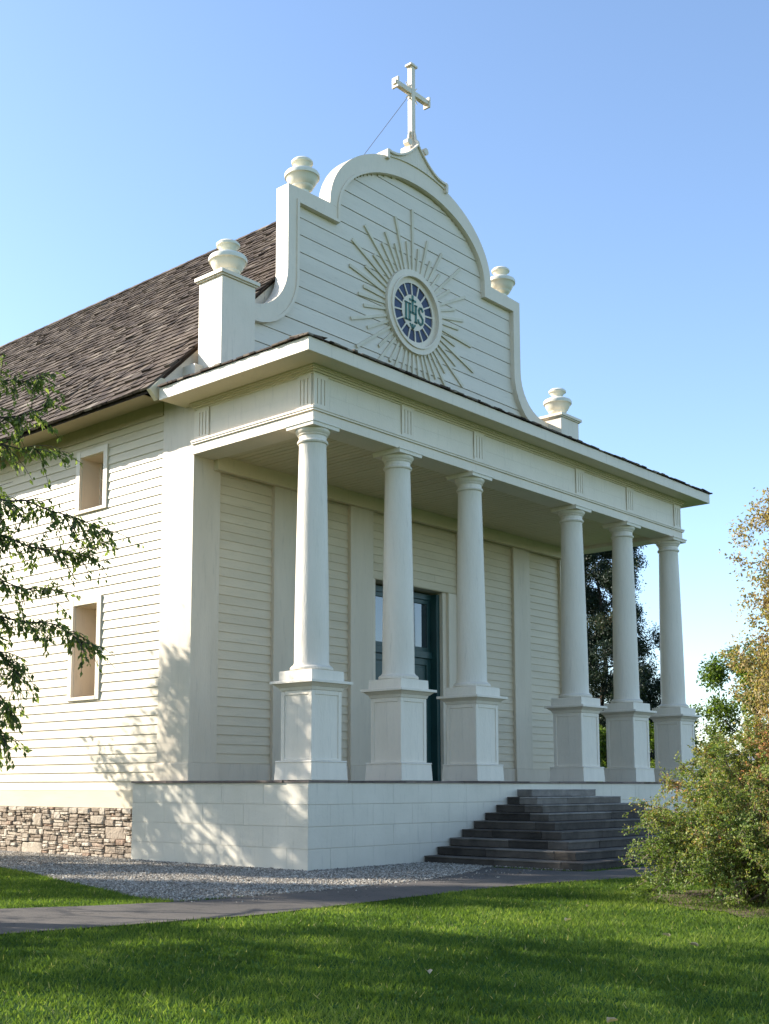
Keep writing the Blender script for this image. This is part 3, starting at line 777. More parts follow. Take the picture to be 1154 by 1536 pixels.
for sg in (0, 1):
    def q(a, b, *r):
        if sg: a, b = T-b, T-a
        mb.box(a, b, *r)
    q(EV+.03, EV+.055, 3.41, YB+.3, 6.375, 6.43)           # eave board
    q(EV+.056, -.19, 3.41, YB+.3, 6.485, 6.50) 
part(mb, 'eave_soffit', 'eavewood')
mb = MB()
for sg in (0, 1):
    a0, a1 = (-.20, -.165) if not sg else (T+.165, T+.20)
    mb.box(a0, a1, 3.41, YB, 6.24, 6.484)
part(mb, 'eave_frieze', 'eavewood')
mb = MB()   # boxed eave ends beside the porch roof
for sg in (0, 1):
    def P_(x): return x if not sg else T-x
    pts = [(P_(-.93), 6.40), (P_(-.77), 6.24), (P_(-.60), 6.40), (P_(-.60), 6.64), (P_(-.69), 6.64)]
    mb = MB(); mb.extrude_xz(pts, 2.845, 2.93); part(mb, 'eave_return', 'soffit')

# ------------------------------------------------------------------ scrolled parapet on the front gable
AY0, AY1 = 2.55, 2.87
MXC = XC+.0
def half_outline():
    """outer outline of one side, from the centre top down (h, z)"""
    pts = []
    for k in range(25):
        a = math.pi/2*k/24; pts.append((2.62*math.sin(a), 11.04+1.78*math.cos(a)))
    pts += [(2.62, 11.04)]
    return pts
OUT = half_outline()[:-1]
INN = []
for k in range(25):
    a = math.pi/2*k/24; INN.append((2.35*math.sin(a), 11.00+1.42*math.cos(a)))
# below the arch: outer (2.62,11.04)->(3.73,11.0)->down; inner (2.35,11.0)->(2.35,10.72)->(3.45,10.72)->down
FL_O = [(3.73, 9.35)]+[(3.73+.98*(1-math.cos(a)), 9.35-.95*math.sin(a)) for a in [R(10*i) for i in range(1, 10)]]+[(5.0, 8.40)]
FL_I = [(3.45, 9.25)]+[(3.45+1.15*(1-math.cos(a)), 9.25-1.16*math.sin(a)) for a in [R(10*i) for i in range(1, 10)]]+[(5.0, 8.09)]
mb = MB(); fb = MB(); fc = MB()
def mir(c, s): return [(MXC+s*h, z) for h, z in c]
body = [(h, z) for h, z in OUT]+[(3.73, 11.0)]+FL_O+[(5.0, 6.8), (0, 6.8)]
for s in (-1, 1):
    for k in range(24):      # solid behind: arch part as slices down to z=11
        (h0, z0), (h1, z1) = OUT[k], OUT[k+1]
        mb.extrude_xz([(MXC+s*h0, 10.9), (MXC+s*h1, 10.9), (MXC+s*h1, z1), (MXC+s*h0, z0)], AY0+.115, AY1)
    mb.extrude_xz([(MXC, 9.35), (MXC+s*3.73, 9.35), (MXC+s*3.73, 11.0), (MXC+s*2.62, 11.0), (MXC+s*2.62, 10.9), (MXC, 10.9)], AY0+.115, AY1)
    for k in range(len(FL_O)-1):
        (h0, z0), (h1, z1) = FL_O[k], FL_O[k+1]
        mb.extrude_xz([(MXC, z1), (MXC+s*h1, z1), (MXC+s*h0, z0), (MXC, z0)], AY0+.115, AY1)
    mb.extrude_xz([(MXC, 6.7), (MXC+s*5.0, 6.7), (MXC+s*5.0, 8.40), (MXC, 8.40)], AY0+.115, AY1)
    # broad flat frame following the outline, with a fine inner bead
    fb.strip_xz(mir(OUT, s), mir([(h+.006*(h/2.35), z+.005) for h, z in INN], s), AY0, AY0+.116)
    fb.extrude_xz(mir([(2.356, 11.0), (2.356, 10.727), (3.457, 10.727), (3.73, 11.0), (2.62, 11.04)], s), AY0+.0005, AY0+.116)
    fb.extrude_xz(mir([(3.73, 11.0), (3.458, 10.728), (3.458, 9.25), (3.73, 9.35)], s), AY0+.0007, AY0+.116)
    fb.strip_xz(mir(FL_O, s), mir([(h+.006, z+.006) for h, z in FL_I], s), AY0, AY0+.116)
    for off0, off1, dep in ((0.0, .05, -.018),):
        def ins(c, o): return c
    BI = [(2.35*math.sin(a), 11.0+1.42*math.cos(a)) for a in [math.pi/2*k/24 for k in range(25)]]
    BO = [(2.41*math.sin(a), 11.0+1.485*math.cos(a)) for a in [math.pi/2*k/24 for k in range(25)]]
    fc.strip_xz(mir(BO, s), mir(BI, s), AY0-.022, AY0+.118)
    fc.extrude_xz(mir([(2.41, 11.0), (2.35, 11.0), (2.35, 10.72), (2.41, 10.78)], s), AY0-.022, AY0+.118)
    fc.extrude_xz(mir([(2.41, 10.78), (2.35, 10.72), (3.45, 10.72), (3.51, 10.78)], s), AY0-.022, AY0+.118)
    fc.extrude_xz(mir([(3.51, 10.78), (3.45, 10.72), (3.45, 9.25), (3.51, 9.25)], s), AY0-.022, AY0+.118)
    FB = [(3.51, 9.25)]+[(3.51+1.10*(1-math.cos(a)), 9.25-1.10*math.sin(a)) for a in [R(10*i) for i in range(1, 10)]]+[(5.0, 8.15)]
    fc.strip_xz(mir(FB, s), mir(FL_I, s), AY0-.022, AY0+.118)
par = part(mb, 'parapet', 'gable', smooth=False)
fb.build('parapet_frame', 'white', par)
fc.build('parapet_bead', 'white', par)
# wide horizontal boards on the face, clipped to the inner frame
mb = MB()
def inner_h(z):
    if z >= 11.0: return 2.36*math.sqrt(max(0, 1-((z-11.0)/1.43)**2))
    if z >= 10.72: return 2.36
    if z >= 9.25: return 3.46
    if z > 8.1:
        sn = (9.25-z)/1.16; return 3.46+1.15*(1-math.sqrt(max(0, 1-sn*sn)))
    return 5.0
z = 6.76; BH = .34
while z < 12.4:
    zs = [z+.006+(BH-.012)*k/6 for k in range(7)]
    zs = [q for q in zs if q < 12.41]; rr = random.random(); tilt = random.uniform(0, .004)
    ext = [q for q in (10.719, 10.999, 9.249) if zs and zs[0] < q < zs[-1]]
    for e in ext: zs += [e, e+.002]
    zs.sort()
    for a, b in zip(zs[:-1], zs[1:]):
        h = min(inner_h(a+.0005), inner_h(b-.0005)) if z > 10.5 else max(inner_h(a), inner_h(b))
        if h < .05: continue
        ya = AY0+.095-.010*(1-(a-z)/BH)-tilt; yb = AY0+.095-.010*(1-(b-z)/BH)-tilt
        mb.hexa([(MXC-h, ya, a), (MXC+h, ya, a), (MXC+h, AY0+.1152, a), (MXC-h, AY0+.1152, a), (MXC-h, yb, b), (MXC+h, yb, b), (MXC+h, AY0+.1152, b), (MXC-h, AY0+.1152, b)], rr)
    z += BH
mb.build('gable_boards', 'gable', par)
# corner pedestals with caps
for s in (-1, 1):
    cx = .42 if s < 0 else T-.42
    mb = MB(); mb.box(cx-.38, cx+.38, 2.20, 2.80, 6.55, 8.49)
    q = part(mb, 'corner_pedestal', 'white', bevel=.008)
    m2 = MB(); m2.box(cx-.41, cx+.41, 2.17, 2.83, 8.492, 8.52); m2.box(cx-.44, cx+.44, 2.14, 2.86, 8.52, 8.585)
    m2.build('cap', 'white', q, bevel=.005)
# small pagoda crest over the arch
mb = MB()
def crest(o):
    pts = []
    for k in range(13):
        u = k/12; h = .93*(1-u); pts.append((h, 12.66+.12*(1 if k == 0 else 1)*(1-u)*.9+.62*u**1.9+o))
    return pts
CY_ = 2.745; top = crest(0)
arch = [(h, 11.04+1.78*math.sqrt(max(0, 1-(h/2.62)**2))-.02) for h, z in top]
for s in (-1, 1):
    mb.strip_xz(mir(top, s), mir(arch, s), AY0-.03, AY1+.04)
    mb.strip_xz(mir([(h*1.0, z+.05) for h, z in top], s), mir([(h, z+.001) for h, z in top], s), AY0-.075, AY1+.08)
    mb.extrude_xz(mir([(.93, 12.60), (1.0, 12.62), (1.0, 12.80), (.93, 12.83)], s), AY0-.075, AY1+.08)
mb.box(MXC-.12, MXC+.2, CY_-.13, CY_+.13, 13.15, 13.31)
for s in (-1, 1):
    c = MB(); 
    pts = [(MXC+s*.27+.075*math.cos(a), 13.27+.075*math.sin(a)) for a in [2*math.pi*i/16 for i in range(16)]]
    mb.extrude_xz(pts, AY0-.06, AY0+.07)
mb.build('crest', 'white', par, bevel=.004)

# cross
CY = 2.745; cxx = XC+.09
mb = MB()
mb.box(cxx-.058, cxx+.058, CY-.058, CY+.058, 13.3, 15.20)
cr = part(mb, 'cross', 'white', bevel=.008)
for s in (-1, 1):    # arms with trefoil-like ends
    mb = MB(); a, b = sorted((cxx+s*.0585, cxx+s*.50)); mb.box(a, b, CY-.052, CY+.052, 14.562, 14.668)
    a, b = sorted((cxx+s*.501, cxx+s*.545)); mb.box(a, b, CY-.085, CY+.085, 14.50, 14.73)
    a, b = sorted((cxx+s*.5455, cxx+s*.575)); mb.box(a, b, CY-.05, CY+.05, 14.57, 14.66)
    mb.build('cross_arm', 'white', cr, bevel=.006)
mb = MB(); mb.box(cxx-.115, cxx+.115, CY-.085, CY+.085, 15.201, 15.245); mb.box(cxx-.05, cxx+.05, CY-.05, CY+.05, 15.2455, 15.29)
mb.build('cross_top', 'white', cr, bevel=.006)
mb = MB()  # little star points in the angles
for sx in (-1, 1):
    for sz in (-1, 1):
        for a in (25, 45, 65):
            d = Vector((sx*math.cos(R(a)), 0, sz*math.sin(R(a)))); p0 = Vector((cxx, CY, 14.615))+d*.07
            mb.tube([p0, p0+d*(.19 if a == 45 else .13)], [.03, .009], 4)
mb.build('ray', 'white', cr)
mb = MB()  # scroll brackets at the foot
for dx, dy in ((1, 0), (-1, 0), (0, 1), (0, -1)):
    p = Vector((cxx, CY, 0)); d = Vector((dx, dy, 0))
    pts = [p+d*.16+Vector((0, 0, 13.34)), p+d*.17+Vector((0, 0, 13.42)), p+d*.11+Vector((0, 0, 13.5)), p+d*.09+Vector((0, 0, 13.62)), p+d*.07+Vector((0, 0, 13.72))]
    mb.tube(pts, [.05, .04, .03, .03, .02], 6)
mb.build('foot_bracket', 'white', cr, smooth=True)
mb = MB(); mb.tube([(cxx-.08, CY+.05, 14.5), (cxx-.05, 5.1, 13.0)], .006, 5); mb.build('stay_wire', 'wire', cr)

# urns
def urn(at):
    mb = MB()
    mb.lathe([(.16, 0), (.16, .03), (.14, .045), (.13, .08), (.17, .105), (.205, .135), (.215, .17), (.225, .175), (.275, .26), (.305, .335), (.312, .34), (.332, .345), (.338, .40), (.318, .435), (.24, .475), (.14, .50),
              (.115, .52), (.112, .545), (.14, .575), (.175, .625), (.18, .63), (.205, .636), (.208, .67), (.175, .705), (.09, .73), (.0, .735)], n=36)
    o = part(mb, 'urn', 'urn', smooth=True, at=at)
    return o
u0 = urn((.44, 2.52, 8.585))
tag(u0, 'cream urn on the left corner pedestal')
for at, l in (((T-.44, 2.52, 8.585), 'cream urn on the right corner pedestal'), ((XC-3.22, 2.71, 11.0), 'cream urn on the left shoulder of the gable'), ((XC+3.22, 2.71, 11.0), 'cream urn on the right shoulder of the gable')):
    tag(dup(u0, at, church), l)

# round window, monogram, sunburst
RX, RZ, RY = XC-.05, 9.63, AY0+.02
def disc(mb, r0, r1, y0, y1, n=64, a0=0, a1=2*math.pi, rnd=.5):
    for k in range(n):
        p, q = a0+(a1-a0)*k/n, a0+(a1-a0)*(k+1)/n
        P = [(RX+r0*math.cos(p), RZ+r0*math.sin(p)), (RX+r1*math.cos(p), RZ+r1*math.sin(p)), (RX+r1*math.cos(q), RZ+r1*math.sin(q)), (RX+r0*math.cos(q), RZ+r0*math.sin(q))]
        mb.hexa([(x, y0, z) for x, z in P]+[(x, y1, z) for x, z in P], rnd)
mb = MB(); disc(mb, .77, .885, AY0+.0, AY0+.10); disc(mb, .735, .77, AY0-.03, AY0+.10)
rw = part(mb, 'round_window', 'white', smooth=True)
mb = MB(); disc(mb, .0, .64, AY0+.084, AY0+.086, n=32); 
for k in range(16): disc(mb, .36, .64, AY0+.075, AY0+.083, 4, R(22.5*k+6), R(22.5*(k+1)+6), random.random())
mb.build('pane', 'blue', rw)
mb = MB(); disc(mb, .62, .736, AY0+.05, AY0+.09); disc(mb, .0, .375, AY0+.054, AY0+.074)
for k in range(16):
    a = R(22.5*k+6); d = Vector((math.cos(a), 0, math.sin(a))); nn = Vector((-d.z, 0, d.x))*.016
    c = Vector((RX, 0, RZ)); p, q = c+d*.37, c+d*.63
    mb.hexa([tuple(Vector((v.x, yy, v.z))) for yy in (AY0+.056, AY0+.08) for v in (p-nn, p+nn, q+nn, q-nn)])
mb.build('spoke', 'white', rw)
mb = MB()
def stroke(pts, w=.028):
    for (x0, z0), (x1, z1) in zip(pts[:-1], pts[1:]):
        d = Vector((x1-x0, 0, z1-z0)); d.normalize(); n_ = Vector((-d.z, 0, d.x))*w; e = d*w*.3
        P = [Vector((RX+x0, 0, RZ+z0))-n_-e, Vector((RX+x0, 0, RZ+z0))+n_-e, Vector((RX+x1, 0, RZ+z1))+n_+e, Vector((RX+x1, 0, RZ+z1))-n_+e]
        mb.hexa([(p.x, yy, p.z) for yy in (AY0+.040, AY0+.056) for p in P])
stroke([(-.25, .16), (-.25, -.20)]); stroke([(-.29, .16), (-.20, .16)], .016); stroke([(-.29, -.20), (-.20, -.20)], .016)
stroke([(-.14, .16), (-.14, -.20)]); stroke([(.06, .16), (.06, -.20)]); stroke([(-.14, -.02), (.06, -.02)], .022)
stroke([(-.18, .16), (-.10, .16)], .016); stroke([(-.18, -.20), (-.10, -.20)], .016); stroke([(.02, -.20), (.10, -.20)], .016); stroke([(.02, .16), (.10, .16)], .016)
stroke([(-.04, .35), (-.04, -.02)], .026); stroke([(-.14, .25), (.06, .25)], .022)
S = [(.29, .10), (.25, .16), (.19, .15), (.16, .09), (.18, .03), (.24, -.02), (.285, -.07), (.28, -.15), (.22, -.20), (.15, -.17), (.14, -.11)]
stroke(S, .024)
stroke([(-.12, -.26), (-.04, -.36)], .018); stroke([(.04, -.26), (-.04, -.36)], .018); stroke([(-.04, -.26), (-.04, -.36)], .018)
mb.build('monogram', 'ihsgreen', rw)
sb = MB(); disc(sb, .886, .90, AY0+.06, AY0+.10)
sun_ = part(sb, 'sunburst', 'batten')
NR = 46
pat = [2.15, 1.5, 1.9, 1.45, 1.75, 1.5, 2.0, 1.55]
for k in range(NR):
    a = R(90+360*k/NR+random.uniform(-.8, .8)); L = pat[k % 8]+random.uniform(-.07, .10)
    d = Vector((math.cos(a), 0, math.sin(a)))
    c = Vector((RX, 0, RZ))
    if RZ+d.z*L < 7.4: L = (7.4-RZ)/d.z
    nn = Vector((-d.z, 0, d.x))*.026; p, q = c+d*.89, c+d*L; q2 = c+d*(L+.03)
    m2 = MB(); m2.hexa([(v.x, yy, v.z) for yy in (AY0+.052, AY0+.098) for v in (p-nn, p+nn, q+nn*1.25, q-nn*1.25)])
    m2.build('ray', 'batten', sun_)

# ------------------------------------------------------------------ door
DY = 3.0
mb = MB()
mb.box(6.722, 6.998, 2.632, YF, 0.003, DOOR[3]-.002)
mb.box(6.60, 6.7215, 2.70, DY+.02, .003, 3.898); mb.box(6.7205, 6.74, 2.64, 2.71, .003, 3.89)
dr = part(mb, 'doorway', 'white', bevel=.004)
mb = MB()
mb.box(4.44, 4.50, 2.90, DY, .003, 3.86); mb.box(6.50, 6.5995, 2.78, DY, .003, 3.86); mb.box(4.5005, 6.4995, 2.93, DY, 3.74, 3.86); mb.box(4.5005, 6.4995, 2.90, DY, 2.52, 2.66)
mb.box(5.475, 5.525, 2.95, DY, 2.661, 3.739)
for a, b in ((4.5005, 5.4745), (5.5255, 6.4995)):
    mb.box(a, a+.09, 2.955, DY, 2.661, 3.739); mb.box(b-.09, b, 2.955, DY, 2.661, 3.739)
    mb.box(a+.0905, b-.0905, 2.957, DY, 2.661, 2.75); mb.box(a+.0905, b-.0905, 2.957, DY, 3.65, 3.739)
mb.build('frame', 'green', dr, bevel=.006)
mb = MB(); mb.box(4.302, 4.398, 2.64, YF, 0.003, DOOR[3]+.003); mb.box(4.397, 4.44, 2.65, DY+.02, .004, 3.898); mb.build('jamb', 'white', dr)
g = MB()
g.box(4.591, 5.384, 2.985, 2.99, 2.751, 3.649); g.box(5.616, 6.409, 2.985, 2.99, 2.751, 3.649); g.build('transom_glass', 'glass', dr)
for a, b in ((4.503, 5.498), (5.502, 6.497)):
    mb = MB(); mb.box(a, b, 2.975, 3.01, .01, 2.518)
    for x0, x1 in ((a, a+.13), (b-.13, b)): mb.box(x0, x1, 2.945, 2.9745, .011, 2.517)
    for z0, z1 in ((.012, .22), (.85, 1.0), (1.55, 1.68), (2.38, 2.516)): mb.box(a+.1305, b-.1305, 2.947, 2.9743, z0, z1)
    for z0, z1 in ((.22, .85), (1.0, 1.55), (1.68, 2.38)): mb.frus(0, 0, 0, 0, 0, 0) if False else mb.box(a+.19, b-.19, 2.958, 2.9742, z0+.06, z1-.06)
    mb.build('door_leaf', 'green', dr, bevel=.006)
mb = MB(); mb.lathe([(.012, 0), (.03, .01), (.03, .04), (.0, .05)], n=12)
mb.v = [(x, -z, y) for x, y, z in mb.v]; mb.build('door_knob', 'wire', dr, smooth=True, at=(5.60, 2.945, 1.15))
mb = MB(); mb.box(1, 10, 3.3, 3.35, 0.01, 5); part(mb, 'interior_screen', 'dark')

# ------------------------------------------------------------------ trees
def branchy(mb, rgn, p, d, L, r, depth, maxd, twigs, kids=3, droop=0.0, wob=.25, spread=.9, fr=(.35, 1.0)):
    n = 5; pts = [Vector(p)]; rad = [r]; dd = Vector(d).normalized()
    for k in range(n):
        dd = (dd+Vector((rgn.normal(0, wob), rgn.normal(0, wob), rgn.normal(0, wob*.7)-droop))*.5).normalized()
        pts.append(pts[-1]+dd*L/n); rad.append(r*(1-.65*(k+1)/n))
    mb.tube(pts, rad, 8 if depth == 0 else 5, rnd=float(rgn.random()))
    if depth >= maxd-1: twigs.append((pts, dd))
    if depth < maxd:
        nk = kids+(1 if depth == 0 else 0)
        for i in range(nk):
            u = fr[0]+(fr[1]-fr[0])*(i+rgn.random())/nk; f = u*n; k = min(int(f), n-1); q = pts[k].lerp(pts[k+1], f-k)
            ax = Vector(rgn.normal(0, 1, 3)); base = (pts[k+1]-pts[k]).normalized()
            ax = (ax-base*ax.dot(base)).normalized()
            nd = (base*(1-.45*spread)+ax*spread).normalized()
            branchy(mb, rgn, q, nd, L*rgn.uniform(.52, .75), max(r*(.5-.1*depth*.3), .006), depth+1, maxd, twigs, kids, droop, wob, spread, (.2, 1.0))
def leafpts(rgn, twigs, per, jit):
    P = []; D = []
    for pts, dd in twigs:
        for _ in range(per):
            f = rgn.random()**.7*(len(pts)-1); k = min(int(f), len(pts)-2); q = pts[k].lerp(pts[k+1], f-k)
            P.append(tuple(q+Vector(rgn.normal(0, jit, 3)))); D.append(tuple(dd*.5+Vector(rgn.normal(0, .6, 3))+Vector((0, 0, -.3))))
    return np.array(P), np.array(D)
def tree(label, loc, h, mat, seed, crownL, per, jit, size, maxd=4, kids=4, spread=.9, droop=0., trunk_r=.16, cat='tree', group=None, name='tree', limbs=7, low=.3, taper=.5, upw=.35):
    rgn = np.random.default_rng(seed); x, y = loc; g = gz(x, y)
    root = empty(name, (x, y, g)); tag(root, label, cat, group)
    tw = []; mb = MB(); pts = []; top = h*.92
    for k in range(9):
        u = k/8; pts.append(Vector((x+rgn.normal(0, .02*h)*u, y+rgn.normal(0, .02*h)*u, g-.1+(top)*u)))
    mb.tube(pts, [trunk_r*(1-.85*k/8) for k in range(9)], 9)
    for i in range(limbs):
        u = low+(1-low)*(i+.5)/limbs; f = u*8; k = min(int(f), 7); q = pts[k].lerp(pts[k+1], f-k)
        a = i*2.4+rgn.uniform(-.5, .5); L = crownL*(1-taper*(u-low)/(1-low))*rgn.uniform(.8, 1.15)
        branchy(mb, rgn, q, (math.cos(a), math.sin(a), upw+.4*u), L, trunk_r*.4*(1-.5*u), 1, maxd, tw, kids, droop, .3, spread)
    mb.build('trunk', 'bark', root, smooth=True, fix=False)
    P, D = leafpts(rgn, tw, per, jit)
    nz = np.array([noise.noise(Vector(p)*.7) for p in P]); 
    rn = np.clip(rgn.beta(2, 2, len(P))*.8+.35*nz+.1, 0, 1)
    L = rgn.uniform(.7, 1.3, len(P))*size
    leaves('crown', P, D, L, L*.5, rn, mat, root, rgn)
    return root
# cherry tree whose boughs hang in at the left edge
def cherry():
    rgn = np.random.default_rng(21); x, y = -8.9, .6; g = gz(x, y)
    root = empty('cherry_tree', (x, y, g)); tag(root, 'leafy tree whose green boughs hang before the church side wall at the left', 'tree')
    mb = MB(); tr = [Vector((x, y, g-.1)), Vector((x+.05, y-.1, 0)), Vector((x+.2, y-.3, 1.4)), Vector((x+.3, y-.45, 2.8)), Vector((x+.4, y-.5, 4.2)), Vector((x+.5, y-.6, 5.6))]
    mb.tube(tr, [.2, .17, .15, .13, .1, .05], 10)
    tw = []
    # long boughs toward the church: control points in the world, ends droop
    B = [
     [(-8.6, .2, 3.2), (-7.9, -1.4, 3.95), (-7.35, -2.35, 3.75), (-6.98, -2.81, 3.62), (-6.70, -3.12, 3.66)],
     [(-8.6, .2, 2.9), (-7.8, -1.4, 3.5), (-7.3, -2.3, 3.30), (-6.9, -2.8, 3.28), (-6.62, -3.1, 3.42)],
     [(-8.7, .3, 2.4), (-7.9, -1.2, 3.0), (-7.3, -2.2, 2.95), (-6.85, -2.7, 3.05), (-6.45, -3.05, 3.0)],
     [(-8.7, .3, 2.0), (-7.9, -1.2, 2.6), (-7.27, -2.24, 2.52), (-6.8, -2.75, 2.55), (-6.45, -3.1, 2.42), (-6.12, -3.42, 2.24)],
     [(-8.7, .3, 1.8), (-7.9, -1.2, 2.3), (-7.27, -2.24, 2.35), (-6.87, -2.7, 2.2), (-6.5, -3.05, 2.05), (-6.25, -3.3, 2.05)],
     [(-8.75, .4, 1.6), (-7.9, -1.1, 2.1), (-7.2, -2.2, 1.95), (-6.8, -2.65, 1.80), (-6.45, -2.95, 1.68)],
     [(-8.75, .4, 1.3), (-7.9, -1.1, 1.8), (-7.16, -2.14, 1.6), (-6.78, -2.63, 1.45), (-6.42, -2.97, 1.38), (-6.2, -3.19, 1.22)],
     [(-8.75, .4, 1.2), (-7.9, -1.1, 1.6), (-7.3, -2.0, 1.4), (-6.95, -2.4, 1.1), (-6.75, -2.55, .8), (-6.62, -2.65, .58)],
     [(-8.75, .4, 1.1), (-7.9, -1.1, 1.4), (-7.3, -2.0, 1.15), (-6.98, -2.35, .8), (-6.78, -2.5, .5), (-6.66, -2.6, .36)],
     [(-8.7, .3, 2.3), (-7.9, -1.2, 2.8), (-7.45, -2.2, 2.75), (-7.1, -2.6, 2.65), (-6.85, -2.8, 2.35)],
     [(-8.7, .3, 1.7), (-7.9, -1.2, 2.0), (-7.4, -2.1, 1.75), (-7.05, -2.45, 1.45), (-6.8, -2.6, 1.2)],
     [(-8.75, .4, 1.3), (-7.8, -1.1, 1.6), (-7.1, -2.1, 1.5), (-6.75, -2.6, 1.15), (-6.6, -2.7, .9)],
     [(-8.6, .2, 3.4), (-8.2, -1.0, 4.6), (-7.7, -2.0, 4.7), (-7.3, -2.5, 4.4)],
    ]
    for ctrl in B:
        ctrl = [Vector(c) for c in ctrl]; n = len(ctrl)
        pts = []
        for k in range(n-1):
            for s in range(4):
                u = s/4; p0, p1, p2, p3 = ctrl[max(k-1, 0)], ctrl[k], ctrl[k+1], ctrl[min(k+2, n-1)]
                pts.append(.5*((2*p1)+(-p0+p2)*u+(2*p0-5*p1+4*p2-p3)*u*u+(-p0+3*p1-3*p2+p3)*u**3)+Vector(rgn.normal(0, .012, 3)))
        pts.append(ctrl[-1]); m_ = len(pts)
        mb.tube(pts, [.018*(1-k/m_)+.0025 for k in range(m_)], 6)
        tw.append((pts[-6:], (pts[-1]-pts[-2]).normalized(), .9))
        for k in range(3, m_-1):
            for _ in range(6 if k < m_*.6 else 4):
                base = (pts[k+1]-pts[k]).normalized()
                d = (base*.8+Vector(rgn.normal(0, .65, 3))).normalized(); L = rgn.uniform(.12, .42)
                q = [pts[k]]; 
                for s in range(3):
                    d = (d+Vector((0, 0, -.24))).normalized(); q.append(q[-1]+d*L/3)
                mb.tube(q, [.005, .004, .003, .002], 4); tw.append((q, d, 1))
    mb2tw = []
    for i in range(9):       # the rest of the crown, out of the picture
        a = R(75)+i*.33; branchy(mb, rgn, tr[2+i % 4], (math.cos(a), math.sin(a), .5), 2.4, .06, 1, 4, mb2tw, 3, .05)
    mb.build('trunk', 'bark', root, smooth=True, fix=False)
    P = []; D = []
    for q, d, w in tw:
        per = int(10*w*(1+.8*rgn.random()))
        for _ in range(per):
            f = rgn.random()*(len(q)-1); k = min(int(f), len(q)-2)
            P.append(tuple(q[k].lerp(q[k+1], f-k)+Vector(rgn.normal(0, .014, 3)))); D.append(tuple(d*.6+Vector(rgn.normal(0, .45, 3))+Vector((0, 0, -.75))))
    P2, D2 = leafpts(rgn, mb2tw, 16, .06)
    keep = ~((P2[:, 0] > -7.6) & (P2[:, 1] < 0)); P2, D2 = P2[keep], D2[keep]
    P = np.concatenate([np.array(P), P2]); D = np.concatenate([np.array(D), D2])
    L = rgn.uniform(.04, .078, len(P)); leaves('crown', P, D, L, L*.48, rgn.beta(2, 2.2, len(P)), 'leaf_cherry', root, rgn)
cherry()
# shade trees left of the picture that throw the dappled shadow
tree('tall shade tree beside the church side wall left of the picture', (-5.15, 9.0), 8.1, 'leaf_green', 5, 1.75, 27, .11, .12, trunk_r=.2, low=.16, limbs=18, taper=.35, upw=.1)
tree('slender shade tree standing between the other two left of the church', (-9.7, 9.4), 9.6, 'leaf_green', 9, 1.2, 20, .15, .15, trunk_r=.14, low=.5, limbs=9, taper=.4)
tree('broad shade tree on the lawn left of the path', (-12.6, 3.8), 11.5, 'leaf_green', 6, 2.1, 9, .10, .16, trunk_r=.22, low=.25, limbs=12, taper=.45)
# beyond the church
tree('tall dark evergreen seen between the right hand columns', (38.5, 18.0), 15.5, 'leaf_dark', 11, 2.7, 100, .16, .11, maxd=4, kids=4, droop=.16, trunk_r=.2, low=.08, limbs=34, taper=.62, upw=.0)
tree('orange and yellow autumn tree at the right edge', (32.0, 4.3), 12.2, 'leaf_orange', 12, 2.7, 26, .15, .15, kids=4, trunk_r=.2, low=.27, limbs=16, taper=.35)
tree('fresh green spreading tree left of the orange autumn tree', (37.5, 9.6), 7.4, 'leaf_green', 13, 2.1, 26, .13, .16, trunk_r=.2, low=.3, limbs=8, taper=.3)
for i, (x, y, h, l) in enumerate([(34.5, 15.9, 3.6, 'bright green shrub low between the two right hand pedestals'), (35.5, 12.6, 4.2, 'yellow green shrub just right of the last column pedestal'), (33.2, 19.2, 3.4, 'low green shrub behind the fourth and fifth pedestals'), (36.5, 8.3, 3.3, 'dark green shrub under the green spreading tree')]):
    tree(l, (x, y), h, 'leaf_green', 30+i, 1.1, 30, .1, .13, maxd=4, kids=4, trunk_r=.09, low=.08, limbs=9, cat='shrub', name='shrub', group='shrubs behind the porch', taper=.3)

